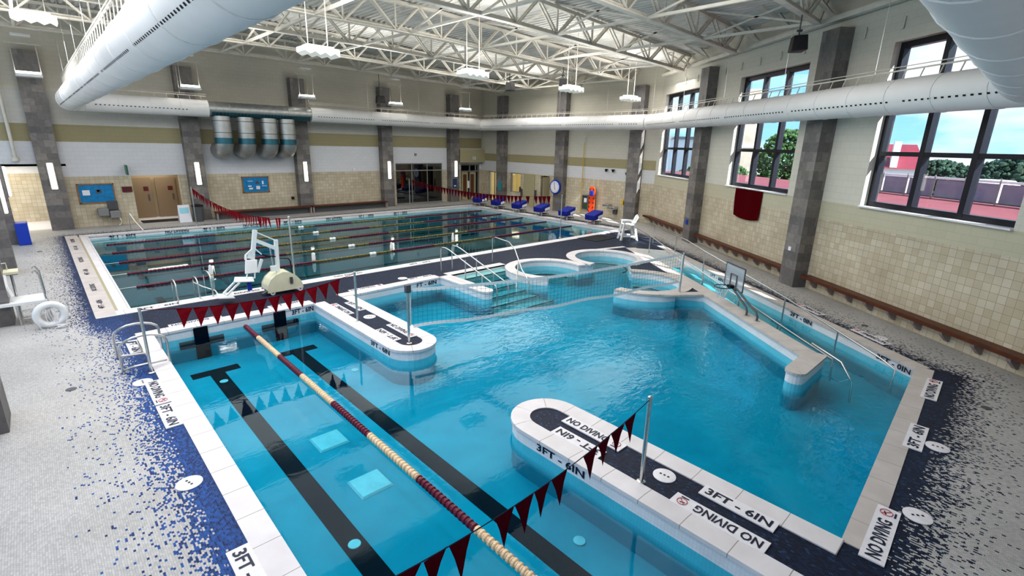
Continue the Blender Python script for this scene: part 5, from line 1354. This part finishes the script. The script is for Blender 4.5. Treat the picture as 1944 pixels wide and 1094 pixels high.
t = thing('stone_tower', 'pale stone building block at the left of the middle window', 'building', (55.4, 23.8, -1.5), radians(20))
MB().box(-2.6, -1.6, 0, 2.6, 1.6, 12).build('tower_wall', M['stone'], t)
for z in (6.4, 8.9): MB().box(-2.7, -1.7, z, 2.7, 1.7, z+.25).build('ledge', M['paper'], t)
t = thing('white_building', 'bright white building filling the lower part of the farthest window', 'building', (58, 33, -1.5), radians(25))
MB().box(-4, -5, 0, 4, 5, 7.2).build('building_wall', M['white'], t); MB().box(-4.2, -5.2, 7.2, 4.2, 5.2, 7.5).build('parapet', M['gray'], t)
t = thing('rooftop_vent', 'white rooftop tank beyond the terrace railing', 'tank', (45, 2.4, 1.2))
MB().lathe([(1.2, 0), (1.2, 1.7), (.9, 2.0)], n=20).build('tank', M['white'], t, smooth=True)
MB().lathe([(.15, -2.7), (.15, 0)], n=10).build('stand', M['gray'], t)

# ------------------------------------------------------------------ lights
def area(name, loc, rot, sx, sy, e, col=(1, 1, 1), spread=None):
    l = bpy.data.lights.new(name, 'AREA'); l.shape = 'RECTANGLE'; l.size = sx; l.size_y = sy; l.energy = e; l.color = col
    o = bpy.data.objects.new(name, l); COL.objects.link(o); o.location = loc; o.rotation_euler = rot; return o
def point(name, loc, e, r=.3, col=(1, .96, .88)):
    l = bpy.data.lights.new(name, 'POINT'); l.energy = e; l.shadow_soft_size = r; l.color = col
    o = bpy.data.objects.new(name, l); COL.objects.link(o); o.location = loc; return o
for k, x in enumerate(P1X):
    area('pendant_lamp', (x, 32.0, 7.22), (pi, 0, 0), .9, .4, 18, (1, .95, .85))
    area('pendant_down_lamp', (x, 32.0, 7.03), (0, 0, 0), .9, .4, 30, (1, .95, .85))
for (x, y) in ((.6, 16.3), (6.85, 15.9), (12.8, 15.9), (18.9, 16.2), (24.3, 16.6)):
    for yy in (y, y+8.2, y-8.2):
        if x > 18 and yy < 12: continue
        area('ceiling_fill_up', (x, yy, 7.6), (pi, 0, 0), 2.6, 2.2, 95, (1, .97, .92))  # added fill bounced off the ceiling; outer rows have no fixtures
        area('ceiling_fill_down', (x, yy, 8.15), (0, 0, 0), 5.6, 5.6, 175 if x > 1 else 420, (1, .97, .94) if x > 1 else (.95, .95, 1))  # unseen added fill, wider than any fixture, stronger over the left deck
area('vestibule_lamp', (4.9, 35.2, 2.7), (0, 0, 0), 2.2, 1.6, 28, (1, .95, .85)); area('office_lamp', (30.2, 31.0, 2.75), (0, 0, 0), 2.6, 3.6, 75, (1, .9, .65)); area('alcove_lamp', (-2.5, 35.6, 3.05), (0, 0, 0), 5, 3, 150, (1, .90, .76)); area('lounge_lamp', (21.5, 37.5, 3.1), (0, 0, 0), 4, 4, 14)
sun = bpy.data.lights.new('sun', 'SUN'); sun.energy = 11; sun.angle = .01; sun.color = (1, .97, .9)
so = bpy.data.objects.new('sun', sun); COL.objects.link(so)
sdv = Vector((S3[0]*1.15-N3[0]*.64, S3[1]*1.15-N3[1]*.64, -1.))
so.rotation_euler = sdv.to_track_quat('-Z', 'Y').to_euler(); so.location = (30, -10, 30)

wd = bpy.data.worlds.new('sky'); scene.world = wd; wd.use_nodes = True; nt = wd.node_tree; bg = nt.nodes['Background']
tc = nt.nodes.new('ShaderNodeTexCoord'); s = nt.nodes.new('ShaderNodeSeparateXYZ'); L(nt, tc.outputs['Generated'], s.inputs[0])
mr = nt.nodes.new('ShaderNodeMapRange'); mr.inputs['From Min'].default_value = -.02; mr.inputs['From Max'].default_value = .5; L(nt, s.outputs[2], mr.inputs['Value'])
grad = mixc(nt, mr.outputs[0], (.40, .76, 1.0), (.10, .42, 1.0))
mp = nt.nodes.new('ShaderNodeMapping'); mp.inputs['Scale'].default_value = (3, 3, 9); L(nt, tc.outputs['Generated'], mp.inputs[0])
n = nt.nodes.new('ShaderNodeTexNoise'); n.inputs['Scale'].default_value = 1.6; n.inputs['Detail'].default_value = 7; L(nt, mp.outputs[0], n.inputs['Vector'])
cr = nt.nodes.new('ShaderNodeMapRange'); cr.inputs['From Min'].default_value = .40; cr.inputs['From Max'].default_value = .60; L(nt, n.outputs['Fac'], cr.inputs['Value'])
skyc = mixc(nt, cr.outputs[0], grad, (1, 1, 1))
L(nt, skyc, bg.inputs[0]); bg.inputs[1].default_value = 1.12

# ------------------------------------------------------------------ camera
F = 940.76; P = radians(16.134); RO_ = radians(-1.396); HX = radians(46.45)
cp, sp_ = cos(P), sin(P); c, s_ = cos(RO_), sin(RO_)
r = Vector((1, 0, 0)); f = Vector((0, cp, -sp_)); d = Vector((0, -sp_, -cp))
right = r*c+d*s_; down = -r*s_+d*c
Xl = Vector((sin(HX), cos(HX), 0)); Yl = Vector((-cos(HX), sin(HX), 0)); Zl = Vector((0, 0, 1))
tw = lambda v: Vector((v.dot(Xl), v.dot(Yl), v.dot(Zl)))
R_, U_, B_ = tw(right), -tw(down), -tw(f)
cam = bpy.data.cameras.new('camera'); cam.sensor_width = 36; cam.lens = F/1944*36; cam.clip_end = 1000; cam.clip_start = .05
co = bpy.data.objects.new('camera', cam); COL.objects.link(co)
co.matrix_world = Matrix(((R_.x, U_.x, B_.x, 0), (R_.y, U_.y, B_.y, 0), (R_.z, U_.z, B_.z, 4.65), (0, 0, 0, 1)))
scene.camera = co
scene.view_settings.view_transform = 'Standard'; scene.view_settings.look = 'Medium High Contrast'; scene.view_settings.exposure = .12; scene.view_settings.gamma = 1
scene.cycles.max_bounces = 6; scene.cycles.diffuse_bounces = 3; scene.cycles.glossy_bounces = 3; scene.cycles.transparent_max_bounces = 12
scene.cycles.use_denoising = True; scene.cycles.use_adaptive_sampling = True; scene.cycles.adaptive_threshold = .05; scene.cycles.caustics_reflective = False; scene.cycles.caustics_refractive = False
scene.cycles.sample_clamp_indirect = 6
